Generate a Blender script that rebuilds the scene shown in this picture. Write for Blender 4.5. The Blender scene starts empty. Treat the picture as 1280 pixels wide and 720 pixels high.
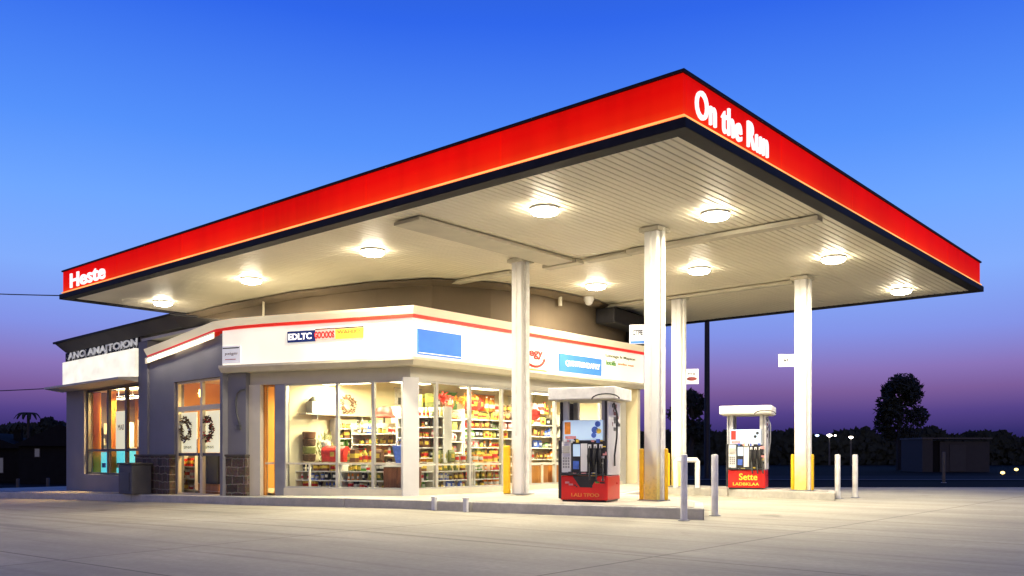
import bpy, bmesh, math, random
from mathutils import Vector, Matrix
random.seed(7)
R = math.radians
scene = bpy.context.scene
COL = scene.collection
WORLD_MAT = {}          # object name -> its world matrix, kept by hand

# ------------------------------------------------------------------ materials
def nodes(name):
    m = bpy.data.materials.new(name); m.use_nodes = True
    nt = m.node_tree; nt.nodes.clear()
    out = nt.nodes.new('ShaderNodeOutputMaterial')
    return m, nt, out

def N(nt, kind, **kw):
    n = nt.nodes.new(kind)
    for k, v in kw.items():
        if k.startswith('i_'):
            n.inputs[k[2:].replace('_', ' ')].default_value = v
        else:
            setattr(n, k, v)
    return n

def mixc(nt, fac, a, b, blend='MIX'):
    n = nt.nodes.new('ShaderNodeMix'); n.data_type = 'RGBA'; n.blend_type = blend
    for sock, v in ((n.inputs[0], fac), (n.inputs[6], a), (n.inputs[7], b)):
        if isinstance(v, bpy.types.NodeSocket): nt.links.new(v, sock)
        elif isinstance(v, (int, float)): sock.default_value = v
        else: sock.default_value = (*v, 1)
    return n.outputs[2]

def ramp(nt, src, stops):
    n = nt.nodes.new('ShaderNodeValToRGB')
    els = n.color_ramp.elements
    while len(els) > 1: els.remove(els[-1])
    for i, (p, c) in enumerate(stops):
        e = els[0] if i == 0 else els.new(p)
        e.position = p
        e.color = (c, c, c, 1) if isinstance(c, (int, float)) else (*c, 1)
    nt.links.new(src, n.inputs[0])
    return n.outputs[0]

def pbr(name, col, rough=.5, metal=0, var=.12, scale=3.0, bump=0.0, bscale=60, emit=None, estr=0, coat=0, spec=.5):
    m, nt, out = nodes(name)
    b = N(nt, 'ShaderNodeBsdfPrincipled')
    b.inputs['Roughness'].default_value = rough
    b.inputs['Metallic'].default_value = metal
    b.inputs['Specular IOR Level'].default_value = spec
    if coat: b.inputs['Coat Weight'].default_value = coat
    tc = N(nt, 'ShaderNodeTexCoord')
    no = N(nt, 'ShaderNodeTexNoise'); no.inputs['Scale'].default_value = scale; no.inputs['Detail'].default_value = 5
    nt.links.new(tc.outputs['Object'], no.inputs['Vector'])
    lo = tuple(c * (1 - var) for c in col); hi = tuple(min(1, c * (1 + var)) for c in col)
    f = ramp(nt, no.outputs['Fac'], [(.3, 0), (.7, 1)])
    nt.links.new(mixc(nt, f, lo, hi), b.inputs['Base Color'])
    rr = N(nt, 'ShaderNodeMapRange'); rr.inputs['To Min'].default_value = max(0, rough - .08); rr.inputs['To Max'].default_value = min(1, rough + .1)
    nt.links.new(no.outputs['Fac'], rr.inputs['Value']); nt.links.new(rr.outputs[0], b.inputs['Roughness'])
    if bump:
        n2 = N(nt, 'ShaderNodeTexNoise'); n2.inputs['Scale'].default_value = bscale; n2.inputs['Detail'].default_value = 4
        nt.links.new(tc.outputs['Object'], n2.inputs['Vector'])
        bp = N(nt, 'ShaderNodeBump'); bp.inputs['Strength'].default_value = bump; bp.inputs['Distance'].default_value = .02
        nt.links.new(n2.outputs['Fac'], bp.inputs['Height']); nt.links.new(bp.outputs[0], b.inputs['Normal'])
    if emit:
        b.inputs['Emission Color'].default_value = (*emit, 1); b.inputs['Emission Strength'].default_value = estr
    nt.links.new(b.outputs[0], out.inputs[0])
    return m

def lit_panel(name, col, strength, var=.12, scale=(.8, .8, .8), base=.75):
    """glowing surface: brightness wanders a little"""
    m, nt, out = nodes(name)
    b = N(nt, 'ShaderNodeBsdfPrincipled'); b.inputs['Roughness'].default_value = .55; b.inputs['Specular IOR Level'].default_value = .25
    b.inputs['Base Color'].default_value = (*(c * base for c in col), 1)
    tc = N(nt, 'ShaderNodeTexCoord'); mp = N(nt, 'ShaderNodeMapping'); mp.inputs['Scale'].default_value = scale
    no = N(nt, 'ShaderNodeTexNoise'); no.inputs['Scale'].default_value = 1.0; no.inputs['Detail'].default_value = 3
    nt.links.new(tc.outputs['Object'], mp.inputs[0]); nt.links.new(mp.outputs[0], no.inputs['Vector'])
    mr = N(nt, 'ShaderNodeMapRange')
    mr.inputs['From Min'].default_value = .3; mr.inputs['From Max'].default_value = .7
    mr.inputs['To Min'].default_value = strength * (1 - var); mr.inputs['To Max'].default_value = strength * (1 + var)
    nt.links.new(no.outputs['Fac'], mr.inputs['Value'])
    b.inputs['Emission Color'].default_value = (*col, 1)
    nt.links.new(mr.outputs[0], b.inputs['Emission Strength'])
    nt.links.new(b.outputs[0], out.inputs[0])
    return m

def glass_mat(name, tint=(.93, .96, .95), refl=1.0):
    m, nt, out = nodes(name)
    t = N(nt, 'ShaderNodeBsdfTransparent'); t.inputs[0].default_value = (*tint, 1)
    g = N(nt, 'ShaderNodeBsdfGlossy'); g.inputs['Roughness'].default_value = .03
    lw = N(nt, 'ShaderNodeLayerWeight')
    pw = N(nt, 'ShaderNodeMath', operation='POWER'); pw.inputs[1].default_value = 4.5
    nt.links.new(lw.outputs['Facing'], pw.inputs[0])
    mu = N(nt, 'ShaderNodeMath', operation='MULTIPLY_ADD'); mu.inputs[1].default_value = .8 * refl; mu.inputs[2].default_value = .045
    nt.links.new(pw.outputs[0], mu.inputs[0])
    mx = N(nt, 'ShaderNodeMixShader')
    nt.links.new(mu.outputs[0], mx.inputs[0]); nt.links.new(t.outputs[0], mx.inputs[1]); nt.links.new(g.outputs[0], mx.inputs[2])
    nt.links.new(mx.outputs[0], out.inputs[0])
    return m

def concrete_mat(name, base, warm, joint=True, scale=.5, jdark=.36):
    m, nt, out = nodes(name)
    b = N(nt, 'ShaderNodeBsdfPrincipled')
    tc = N(nt, 'ShaderNodeTexCoord')
    rot = N(nt, 'ShaderNodeMapping'); rot.inputs['Rotation'].default_value = (0, 0, -math.atan2(-.656, .755))
    nt.links.new(tc.outputs['Object'], rot.inputs[0])
    n1 = N(nt, 'ShaderNodeTexNoise'); n1.inputs['Scale'].default_value = scale; n1.inputs['Detail'].default_value = 8; n1.inputs['Roughness'].default_value = .62
    n2 = N(nt, 'ShaderNodeTexNoise'); n2.inputs['Scale'].default_value = 14; n2.inputs['Detail'].default_value = 6
    st = N(nt, 'ShaderNodeMapping'); st.inputs['Scale'].default_value = (.12, .9, 1)
    n3 = N(nt, 'ShaderNodeTexNoise'); n3.inputs['Scale'].default_value = 1.3; n3.inputs['Detail'].default_value = 7; n3.inputs['Roughness'].default_value = .65
    nt.links.new(rot.outputs[0], st.inputs[0]); nt.links.new(st.outputs[0], n3.inputs['Vector'])
    for n in (n1, n2): nt.links.new(rot.outputs[0], n.inputs['Vector'])
    c = mixc(nt, ramp(nt, n1.outputs['Fac'], [(.28, 0), (.72, 1)]), tuple(x * .74 for x in base), warm)
    c = mixc(nt, ramp(nt, n3.outputs['Fac'], [(.35, .5), (.62, 0)]), c, tuple(x * .6 for x in base))
    c = mixc(nt, ramp(nt, n2.outputs['Fac'], [(.42, .22), (.6, 0)]), c, tuple(x * .55 for x in base))
    if joint:                                            # oil drips, tyre scuffs and hair cracks
        n5 = N(nt, 'ShaderNodeTexVoronoi'); n5.inputs['Scale'].default_value = .55; nt.links.new(rot.outputs[0], n5.inputs['Vector'])
        n6 = N(nt, 'ShaderNodeTexNoise'); n6.inputs['Scale'].default_value = 3.2; n6.inputs['Detail'].default_value = 8; nt.links.new(rot.outputs[0], n6.inputs['Vector'])
        sm = N(nt, 'ShaderNodeMath', operation='MULTIPLY_ADD'); sm.inputs[1].default_value = .5; nt.links.new(n6.outputs['Fac'], sm.inputs[0]); nt.links.new(n5.outputs['Distance'], sm.inputs[2])
        c = mixc(nt, ramp(nt, sm.outputs[0], [(.28, .62), (.42, 0)]), c, (.07, .062, .052))
        wv = N(nt, 'ShaderNodeMapping'); wv.inputs['Scale'].default_value = (.06, 1.6, 1); wv.inputs['Rotation'].default_value = (0, 0, .5); nt.links.new(rot.outputs[0], wv.inputs[0])
        n7 = N(nt, 'ShaderNodeTexNoise'); n7.inputs['Scale'].default_value = 2.2; n7.inputs['Detail'].default_value = 6; nt.links.new(wv.outputs[0], n7.inputs['Vector'])
        c = mixc(nt, ramp(nt, n7.outputs['Fac'], [(.54, 0), (.68, .4)]), c, (.12, .11, .095))
    hb = None
    if joint:
        br = N(nt, 'ShaderNodeTexBrick'); br.offset = 0
        br.inputs['Scale'].default_value = 1; br.inputs['Brick Width'].default_value = 4.6; br.inputs['Row Height'].default_value = 3.7
        br.inputs['Mortar Size'].default_value = .018; br.inputs['Mortar Smooth'].default_value = .3
        br.inputs['Color1'].default_value = (.45, .45, .45, 1); br.inputs['Color2'].default_value = (.55, .55, .55, 1)
        nt.links.new(rot.outputs[0], br.inputs['Vector'])
        slab = mixc(nt, .35, c, br.outputs['Color'], 'OVERLAY')
        jm = N(nt, 'ShaderNodeMath', operation='MULTIPLY'); jm.inputs[1].default_value = jdark
        nt.links.new(br.outputs['Fac'], jm.inputs[0])
        c = mixc(nt, jm.outputs[0], slab, (.06, .055, .05))
        hb = br.outputs['Fac']
    nt.links.new(c, b.inputs['Base Color'])
    mr = N(nt, 'ShaderNodeMapRange'); mr.inputs['To Min'].default_value = .55; mr.inputs['To Max'].default_value = .95
    nt.links.new(n1.outputs['Fac'], mr.inputs['Value']); nt.links.new(mr.outputs[0], b.inputs['Roughness'])
    b.inputs['Specular IOR Level'].default_value = .35
    n4 = N(nt, 'ShaderNodeTexNoise'); n4.inputs['Scale'].default_value = 55; n4.inputs['Detail'].default_value = 3
    nt.links.new(rot.outputs[0], n4.inputs['Vector'])
    bp = N(nt, 'ShaderNodeBump'); bp.inputs['Strength'].default_value = .25; bp.inputs['Distance'].default_value = .01
    nt.links.new(n4.outputs['Fac'], bp.inputs['Height'])
    nt.links.new(bp.outputs[0], b.inputs['Normal'])
    nt.links.new(b.outputs[0], out.inputs[0])
    return m

def stone_mat(name):
    m, nt, out = nodes(name)
    b = N(nt, 'ShaderNodeBsdfPrincipled'); b.inputs['Roughness'].default_value = .85
    tc = N(nt, 'ShaderNodeTexCoord')
    sep = N(nt, 'ShaderNodeSeparateXYZ'); nt.links.new(tc.outputs['Object'], sep.inputs[0])
    ad = N(nt, 'ShaderNodeMath', operation='SUBTRACT'); nt.links.new(sep.outputs['Y'], ad.inputs[0]); nt.links.new(sep.outputs['X'], ad.inputs[1])
    cb = N(nt, 'ShaderNodeCombineXYZ'); nt.links.new(ad.outputs[0], cb.inputs['X']); nt.links.new(sep.outputs['Z'], cb.inputs['Y'])
    nw = N(nt, 'ShaderNodeTexNoise'); nw.inputs['Scale'].default_value = 4; nt.links.new(cb.outputs[0], nw.inputs['Vector'])
    vm = N(nt, 'ShaderNodeVectorMath', operation='SCALE'); vm.inputs['Scale'].default_value = .09
    nt.links.new(nw.outputs['Color'], vm.inputs[0])
    va = N(nt, 'ShaderNodeVectorMath', operation='ADD'); nt.links.new(cb.outputs[0], va.inputs[0]); nt.links.new(vm.outputs[0], va.inputs[1])
    br = N(nt, 'ShaderNodeTexBrick'); br.inputs['Scale'].default_value = 1; br.inputs['Brick Width'].default_value = .42; br.inputs['Row Height'].default_value = .19
    br.inputs['Mortar Size'].default_value = .012
    br.inputs['Color1'].default_value = (.05, .036, .03, 1); br.inputs['Color2'].default_value = (.105, .075, .055, 1); br.inputs['Mortar'].default_value = (.2, .17, .14, 1)
    nt.links.new(va.outputs[0], br.inputs['Vector'])
    n2 = N(nt, 'ShaderNodeTexNoise'); n2.inputs['Scale'].default_value = 18; n2.inputs['Detail'].default_value = 6; nt.links.new(tc.outputs['Object'], n2.inputs['Vector'])
    c = mixc(nt, .7, br.outputs['Color'], n2.outputs['Color'], 'OVERLAY')
    nt.links.new(c, b.inputs['Base Color'])
    iv = N(nt, 'ShaderNodeMath', operation='SUBTRACT'); iv.inputs[0].default_value = 1; nt.links.new(br.outputs['Fac'], iv.inputs[1])
    su = N(nt, 'ShaderNodeMath', operation='ADD'); nt.links.new(iv.outputs[0], su.inputs[0]); nt.links.new(n2.outputs['Fac'], su.inputs[1])
    bp = N(nt, 'ShaderNodeBump'); bp.inputs['Strength'].default_value = .9; bp.inputs['Distance'].default_value = .03
    nt.links.new(su.outputs[0], bp.inputs['Height']); nt.links.new(bp.outputs[0], b.inputs['Normal'])
    nt.links.new(b.outputs[0], out.inputs[0])
    return m

def wood_mat(name, c1, c2, sc=6):
    m, nt, out = nodes(name)
    b = N(nt, 'ShaderNodeBsdfPrincipled'); b.inputs['Roughness'].default_value = .45
    tc = N(nt, 'ShaderNodeTexCoord'); mp = N(nt, 'ShaderNodeMapping'); mp.inputs['Scale'].default_value = (sc, sc, .6)
    no = N(nt, 'ShaderNodeTexNoise'); no.inputs['Scale'].default_value = 2.2; no.inputs['Detail'].default_value = 7; no.inputs['Distortion'].default_value = .6
    nt.links.new(tc.outputs['Object'], mp.inputs[0]); nt.links.new(mp.outputs[0], no.inputs['Vector'])
    nt.links.new(mixc(nt, ramp(nt, no.outputs['Fac'], [(.3, 0), (.7, 1)]), c1, c2), b.inputs['Base Color'])
    nt.links.new(b.outputs[0], out.inputs[0])
    return m

M = {}
def mat(key, *a, **k):
    M[key] = pbr(key, *a, **k); return M[key]

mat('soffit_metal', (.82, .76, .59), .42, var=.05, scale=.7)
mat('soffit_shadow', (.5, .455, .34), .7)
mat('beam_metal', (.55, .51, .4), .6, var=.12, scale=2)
mat('roof_membrane', (.6, .58, .52), .8, var=.12, scale=1.2)
mat('roof_fascia', (.075, .07, .065), .7, var=.2, scale=1.5)
mat('black_trim', (.018, .017, .02), .65, var=.3, scale=4, spec=.15)
mat('white_metal', (.8, .8, .77), .35, var=.05, scale=2.5, coat=.15)
mat('dirty_white', (.8, .79, .74), .5, var=.16, scale=5, bump=.05)
mat('column_paint', (.8, .79, .76), .4, var=.05, scale=1.6)
mat('yellow_paint', (.95, .52, .012), .42, var=.14, scale=6)
mat('grey_steel', (.33, .34, .36), .35, metal=.6, var=.12)
mat('mullion_grey', (.5, .49, .44), .4, metal=.2, var=.1)
mat('mullion_dark', (.1, .105, .1), .4, metal=.3, var=.15)
mat('lit_frame', (.78, .68, .46), .4, var=.06)
mat('frame_cream', (.66, .62, .5), .45, var=.06)
mat('wall_blue_grey', (.19, .19, .215), .8, var=.08, scale=1.2, bump=.12, bscale=90)
mat('header_beige', (.5, .48, .41), .6, var=.05)
mat('upper_brown', (.115, .085, .055), .8, var=.18, scale=.8, bump=.1, bscale=40)
mat('roof_dark', (.055, .05, .046), .7, var=.25, scale=1.5)
mat('cream_wall', (.85, .76, .5), .7, var=.04)
mat('orange_wall', (.75, .4, .11), .6, var=.12, scale=1.3)
mat('interior_floor', (.7, .65, .54), .3, var=.1, scale=3)
mat('ceiling_tile', (.88, .8, .56), .8, var=.04, scale=4)
mat('cornice_cream', (.82, .76, .6), .45, var=.06)
mat('ledge_cream', (.7, .65, .5), .5, var=.08)
mat('red_gloss', (.72, .012, .01), .3, var=.08, scale=3, coat=.3)
mat('red_stripe', (.8, .03, .015), .4, emit=(1, .03, .01), estr=.35)
mat('pump_grey', (.46, .47, .5), .35, var=.08, coat=.2)
mat('pump_white', (.8, .8, .8), .3, var=.05, coat=.3)
mat('pump_dark', (.02, .021, .026), .35, var=.3, scale=8)
mat('rubber', (.014, .014, .015), .55, var=.2)
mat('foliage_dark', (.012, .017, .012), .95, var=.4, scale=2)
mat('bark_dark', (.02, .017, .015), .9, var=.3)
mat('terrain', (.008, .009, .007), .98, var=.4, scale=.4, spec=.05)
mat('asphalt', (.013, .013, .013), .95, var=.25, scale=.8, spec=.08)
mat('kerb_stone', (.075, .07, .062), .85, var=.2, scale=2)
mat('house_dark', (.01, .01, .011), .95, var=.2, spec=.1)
mat('shed_dark', (.03, .028, .027), .85, var=.15)
mat('shed_pale', (.04, .038, .036), .85, var=.15)
mat('pole_dark', (.02, .02, .025), .6, metal=.4)
mat('cable', (.02, .02, .024), .7)
mat('bin_grey', (.075, .075, .08), .55, var=.15, scale=4)
mat('sign_white', (.8, .8, .78), .4, var=.03, emit=(.95, .93, 1), estr=.35)
mat('ink_black', (.012, .012, .014), .5)
mat('ink_dark_red', (.16, .01, .012), .5)
mat('ink_red', (.75, .03, .02), .5)
mat('ink_yellow', (.9, .62, .05), .5, emit=(1, .6, .05), estr=.15)
mat('wreath_brown', (.09, .045, .022), .85, var=.5, scale=20)
mat('paper_cream', (.86, .82, .68), .7, var=.04)
mat('shelf_metal', (.75, .73, .66), .4, var=.05)
mat('shelf_board', (.55, .5, .4), .5, var=.08)
mat('curtain_orange', (.66, .31, .06), .75, var=.2, scale=3)
mat('teal_body', (.1, .5, .55), .4, emit=(.13, .75, .85), estr=.95, var=.4, scale=9)
mat('house_window', (.1, .1, .12), .4, emit=(.6, .65, .9), estr=.05)
def cloth_mat(name, col):
    m, nt, out = nodes(name)
    a = N(nt, 'ShaderNodeBsdfDiffuse'); b = N(nt, 'ShaderNodeBsdfTranslucent'); mx = N(nt, 'ShaderNodeMixShader'); mx.inputs[0].default_value = .6
    tc = N(nt, 'ShaderNodeTexCoord'); no = N(nt, 'ShaderNodeTexNoise'); no.inputs['Scale'].default_value = 6; nt.links.new(tc.outputs['Object'], no.inputs['Vector'])
    c = mixc(nt, no.outputs['Fac'], tuple(x * .7 for x in col), col)
    nt.links.new(c, a.inputs[0]); nt.links.new(c, b.inputs[0])
    nt.links.new(a.outputs[0], mx.inputs[1]); nt.links.new(b.outputs[0], mx.inputs[2]); nt.links.new(mx.outputs[0], out.inputs[0])
    return m
M['curtain_orange'] = cloth_mat('curtain_cloth', (.85, .42, .09))
M['concrete'] = concrete_mat('concrete', (.405, .38, .305), (.485, .455, .365))
M['pavement_top'] = concrete_mat('pavement_top', (.52, .49, .41), (.6, .56, .46), joint=False, scale=1.4)
M['kerb_face'] = concrete_mat('kerb_face', (.56, .54, .48), (.66, .63, .56), joint=False, scale=2.2)
M['stone'] = stone_mat('stone')
M['wood_orange'] = wood_mat('wood_orange', (.36, .13, .03), (.6, .26, .06))
M['wood_brown'] = wood_mat('wood_brown', (.1, .035, .015), (.24, .09, .035))
M['glass'] = glass_mat('glass')
M['lit_white'] = lit_panel('lit_white', (1, .94, .79), .7, .2, (.9, .9, .9))
M['lit_white_wing'] = lit_panel('lit_white_wing', (1, .93, .74), .95, .15, (2.2, 2.2, 4))
M['cornice_glow'] = lit_panel('cornice_glow', (1, .87, .6), .42, .15)  # emission painted on the cornice so it looks lit; no lamp inside
M['poster_glow'] = lit_panel('poster_glow', (1, .9, .62), .8, .1)  # glow painted into the sheets in place of light falling on them
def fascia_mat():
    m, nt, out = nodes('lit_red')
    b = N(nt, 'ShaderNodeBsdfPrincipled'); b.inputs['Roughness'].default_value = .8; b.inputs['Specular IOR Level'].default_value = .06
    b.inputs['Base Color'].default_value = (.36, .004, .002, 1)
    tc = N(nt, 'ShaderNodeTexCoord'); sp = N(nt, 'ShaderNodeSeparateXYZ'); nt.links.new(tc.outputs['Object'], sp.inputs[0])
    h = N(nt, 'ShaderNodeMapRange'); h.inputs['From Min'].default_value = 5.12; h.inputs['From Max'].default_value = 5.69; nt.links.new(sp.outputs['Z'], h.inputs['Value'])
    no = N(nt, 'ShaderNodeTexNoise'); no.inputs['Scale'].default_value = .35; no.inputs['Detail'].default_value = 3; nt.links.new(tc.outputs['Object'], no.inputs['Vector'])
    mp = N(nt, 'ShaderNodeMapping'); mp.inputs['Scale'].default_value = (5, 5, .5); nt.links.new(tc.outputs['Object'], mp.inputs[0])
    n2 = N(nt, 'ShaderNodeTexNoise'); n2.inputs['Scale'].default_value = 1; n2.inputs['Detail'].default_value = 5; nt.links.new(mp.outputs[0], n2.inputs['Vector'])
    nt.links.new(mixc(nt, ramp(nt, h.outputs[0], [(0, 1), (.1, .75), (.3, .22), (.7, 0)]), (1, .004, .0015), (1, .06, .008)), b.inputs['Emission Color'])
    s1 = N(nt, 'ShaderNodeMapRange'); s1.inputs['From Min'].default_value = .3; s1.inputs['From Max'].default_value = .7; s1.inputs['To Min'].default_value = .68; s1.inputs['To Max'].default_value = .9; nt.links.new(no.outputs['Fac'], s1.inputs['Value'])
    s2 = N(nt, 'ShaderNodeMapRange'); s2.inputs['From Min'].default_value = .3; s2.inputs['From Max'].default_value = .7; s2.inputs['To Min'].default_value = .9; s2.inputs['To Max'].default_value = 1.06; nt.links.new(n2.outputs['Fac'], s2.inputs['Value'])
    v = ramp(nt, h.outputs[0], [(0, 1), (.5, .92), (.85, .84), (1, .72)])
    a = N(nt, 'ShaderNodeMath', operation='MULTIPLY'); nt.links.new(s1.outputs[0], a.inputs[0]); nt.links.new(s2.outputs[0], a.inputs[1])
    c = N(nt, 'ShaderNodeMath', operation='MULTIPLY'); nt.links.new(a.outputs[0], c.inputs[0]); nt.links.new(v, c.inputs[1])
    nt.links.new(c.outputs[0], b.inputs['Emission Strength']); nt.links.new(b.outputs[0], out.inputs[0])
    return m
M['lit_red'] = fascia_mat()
M['lit_letters'] = lit_panel('lit_letters', (1, .93, .9), 1.15, .05)
M['glow_line'] = lit_panel('glow_line', (1, .4, .1), 1.3, .35)
M['lit_blue'] = lit_panel('lit_blue', (.07, .24, .8), .8, .2, (1.5, 1.5, 1.5), base=.6)
M['lit_navy'] = lit_panel('lit_navy', (.012, .03, .16), .5, .2)
M['lit_yellow'] = lit_panel('lit_yellow', (1, .52, .06), .85, .15)
M['lit_pink'] = lit_panel('lit_pink', (.9, .5, .42), .7, .3, (6, 6, 6))
M['frieze_glow'] = lit_panel('frieze_glow', (.9, .88, .8), .3, .8, (5, 5, 5))  # plain white letters with some glow painted in to brighten them
M['lit_screen'] = lit_panel('lit_screen', (.5, .66, .85), .55, .2, (2, 2, 2))
M['lamp_lens'] = lit_panel('lamp_lens', (1, .88, .66), 72, .02)
M['added_tube_glow'] = lit_panel('added_tube_glow', (1, .88, .66), 8, .1)  # for the added tube under the door-side cornice
M['troffer'] = lit_panel('troffer', (1, .87, .58), 9, .05)
M['ceiling_fill_glow'] = lit_panel('ceiling_fill_glow', (1, .86, .54), 46, .05)  # for the glowing tops added above the shop fittings
M['warm_bulb'] = lit_panel('warm_bulb', (1, .62, .18), 8, .1)
M['street_glow'] = lit_panel('street_glow', (1, .85, .7), 14, .1)
M['street_glow_blue'] = lit_panel('street_glow_blue', (.55, .7, 1), 5, .1)
M['yellow_glow'] = lit_panel('yellow_glow', (1, .7, .22), 4, .1)
PAL = dict(red=(.6, .03, .02), orange=(.75, .25, .03), yellow=(.8, .58, .08), green=(.1, .3, .05), olive=(.2, .22, .06),
           blue=(.05, .12, .5), white=(.75, .73, .65), brown=(.16, .07, .03), black=(.02, .02, .02), pink=(.7, .3, .3))
for k, c in PAL.items(): mat('pack_' + k, c, .45, var=.25, scale=14)

# ------------------------------------------------------------------ geometry helpers
class MB:
    def __init__(s): s.bm = bmesh.new()
    def poly(s, pts, flip=False):
        vs = [s.bm.verts.new(Vector(p)) for p in pts]
        if flip: vs.reverse()
        return s.bm.faces.new(vs)
    def hexa(s, b, t):
        """b, t: four bottom and four top points in the same turning order"""
        vb = [s.bm.verts.new(Vector(p)) for p in b]; vt = [s.bm.verts.new(Vector(p)) for p in t]
        n = len(vb)
        s.bm.faces.new(vb[::-1]); s.bm.faces.new(vt)
        for i in range(n): s.bm.faces.new((vb[i], vb[(i + 1) % n], vt[(i + 1) % n], vt[i]))
    def box(s, x0, x1, y0, y1, z0, z1, mtx=None):
        q = [(x0, y0), (x1, y0), (x1, y1), (x0, y1)]
        b = [Vector((x, y, z0)) for x, y in q]; t = [Vector((x, y, z1)) for x, y in q]
        if mtx: b = [mtx @ v for v in b]; t = [mtx @ v for v in t]
        s.hexa(b, t)
    def prism(s, xy, z0, z1):
        s.hexa([(x, y, z0) for x, y in xy], [(x, y, z1) for x, y in xy])
    def fbox(s, fr, s0, s1, o0, o1, z0, z1, z0b=None, z1b=None):
        z0b = z0 if z0b is None else z0b; z1b = z1 if z1b is None else z1b
        q = [(s0, o0, z0, z1), (s1, o0, z0b, z1b), (s1, o1, z0b, z1b), (s0, o1, z0, z1)]
        s.hexa([fr.p(a, o, b) for a, o, b, t in q], [fr.p(a, o, t) for a, o, b, t in q])
    def tube(s, pts, r, n=10, caps=True):
        pts = [Vector(p) for p in pts]; rings = []
        rs = r if isinstance(r, (list, tuple)) else [r] * len(pts)
        ref = None
        for i, p in enumerate(pts):
            d = (pts[min(i + 1, len(pts) - 1)] - pts[max(i - 1, 0)]).normalized()
            if ref is None:
                ref = d.orthogonal().normalized()
            ref = (ref - d * ref.dot(d)).normalized()
            b = d.cross(ref)
            rings.append([s.bm.verts.new(p + (ref * math.cos(2 * math.pi * k / n) + b * math.sin(2 * math.pi * k / n)) * rs[i]) for k in range(n)])
        for a, b in zip(rings, rings[1:]):
            for k in range(n): s.bm.faces.new((a[k], a[(k + 1) % n], b[(k + 1) % n], b[k]))
        if caps: s.bm.faces.new(rings[0][::-1]); s.bm.faces.new(rings[-1])
    def lathe(s, prof, c=(0, 0, 0), n=14):
        c = Vector(c); rings = []
        for r, z in prof:
            rings.append([s.bm.verts.new(c + Vector((r * math.cos(2 * math.pi * k / n), r * math.sin(2 * math.pi * k / n), z))) for k in range(n)])
        for a, b in zip(rings, rings[1:]):
            for k in range(n): s.bm.faces.new((a[k], a[(k + 1) % n], b[(k + 1) % n], b[k]))
        s.bm.faces.new(rings[0][::-1]); s.bm.faces.new(rings[-1])
    def build(s, name, m, parent=None, world=False, bevel=0, smooth=False, mats=None):
        me = bpy.data.meshes.new(name)
        bmesh.ops.recalc_face_normals(s.bm, faces=s.bm.faces)
        if world and parent is not None:
            bmesh.ops.transform(s.bm, matrix=WORLD_MAT[parent.name].inverted(), verts=s.bm.verts)
        s.bm.to_mesh(me); s.bm.free()
        o = bpy.data.objects.new(name, me); COL.objects.link(o)
        for x in (mats or [m]): me.materials.append(M[x] if isinstance(x, str) else x)
        WORLD_MAT[o.name] = Matrix()
        if parent is not None:
            o.parent = parent; WORLD_MAT[o.name] = WORLD_MAT[parent.name].copy()
        if smooth:
            for p in me.polygons: p.use_smooth = True
            try: me.set_sharp_from_angle(angle=R(40))
            except Exception: pass
        if bevel:
            md = o.modifiers.new('bevel', 'BEVEL'); md.width = bevel; md.segments = 2; md.limit_method = 'ANGLE'
        return o

class Fr:
    """a facade: origin, direction along it, outward normal"""
    def __init__(s, o, d, n): s.o = Vector(o); s.d = Vector(d).normalized(); s.n = Vector(n).normalized()
    def p(s, a, out, z):
        q = s.o + s.d * a + s.n * out
        return Vector((q.x, q.y, z))

def tag(o, label=None, cat=None, group=None, kind=None):
    if label: o['label'] = label
    if cat: o['category'] = cat
    if group: o['group'] = group
    if kind: o['kind'] = kind
    return o

def thing(name, label, cat, loc=(0, 0, 0), rz=0, group=None):
    o = bpy.data.objects.new(name, None); COL.objects.link(o)
    o.empty_display_size = .2
    o.location = loc; o.rotation_euler = (0, 0, rz)
    WORLD_MAT[o.name] = Matrix.Translation(Vector(loc)) @ Matrix.Rotation(rz, 4, 'Z')
    return tag(o, label, cat, group)

def struct(o): o['kind'] = 'structure'; return o

def dup(root, loc, rz, label=None, group=None):
    r = root.copy(); COL.objects.link(r); r.location = loc; r.rotation_euler = (0, 0, rz)
    WORLD_MAT[r.name] = Matrix.Translation(Vector(loc)) @ Matrix.Rotation(rz, 4, 'Z')
    if label: r['label'] = label
    if group: r['group'] = group
    for ch in list(root.children):
        c = ch.copy(); COL.objects.link(c); c.parent = r
        for g in list(ch.children):
            d = g.copy(); COL.objects.link(d); d.parent = c
    return r

def text_mesh(body, width, height, depth=.01, bold=.0, spacing=1.0):
    cu = bpy.data.curves.new('lettering', 'FONT'); cu.body = body; cu.extrude = 0.0; cu.offset = bold; cu.space_character = spacing
    cu.extrude = .02; cu.resolution_u = 4
    ob = bpy.data.objects.new('tmp_text', cu); COL.objects.link(ob)
    dg = bpy.context.evaluated_depsgraph_get(); dg.update()
    me = bpy.data.meshes.new_from_object(ob.evaluated_get(dg))
    bpy.data.objects.remove(ob); bpy.data.curves.remove(cu)
    xs = [v.co.x for v in me.vertices]; ys = [v.co.y for v in me.vertices]; zs = [v.co.z for v in me.vertices]
    for v in me.vertices:
        v.co.x = ((v.co.x - min(xs)) / (max(xs) - min(xs)) - .5) * width
        v.co.y = ((v.co.y - min(ys)) / (max(ys) - min(ys)) - .5) * height
        v.co.z = (v.co.z - min(zs)) / (max(zs) - min(zs)) * depth
    return me

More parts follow.
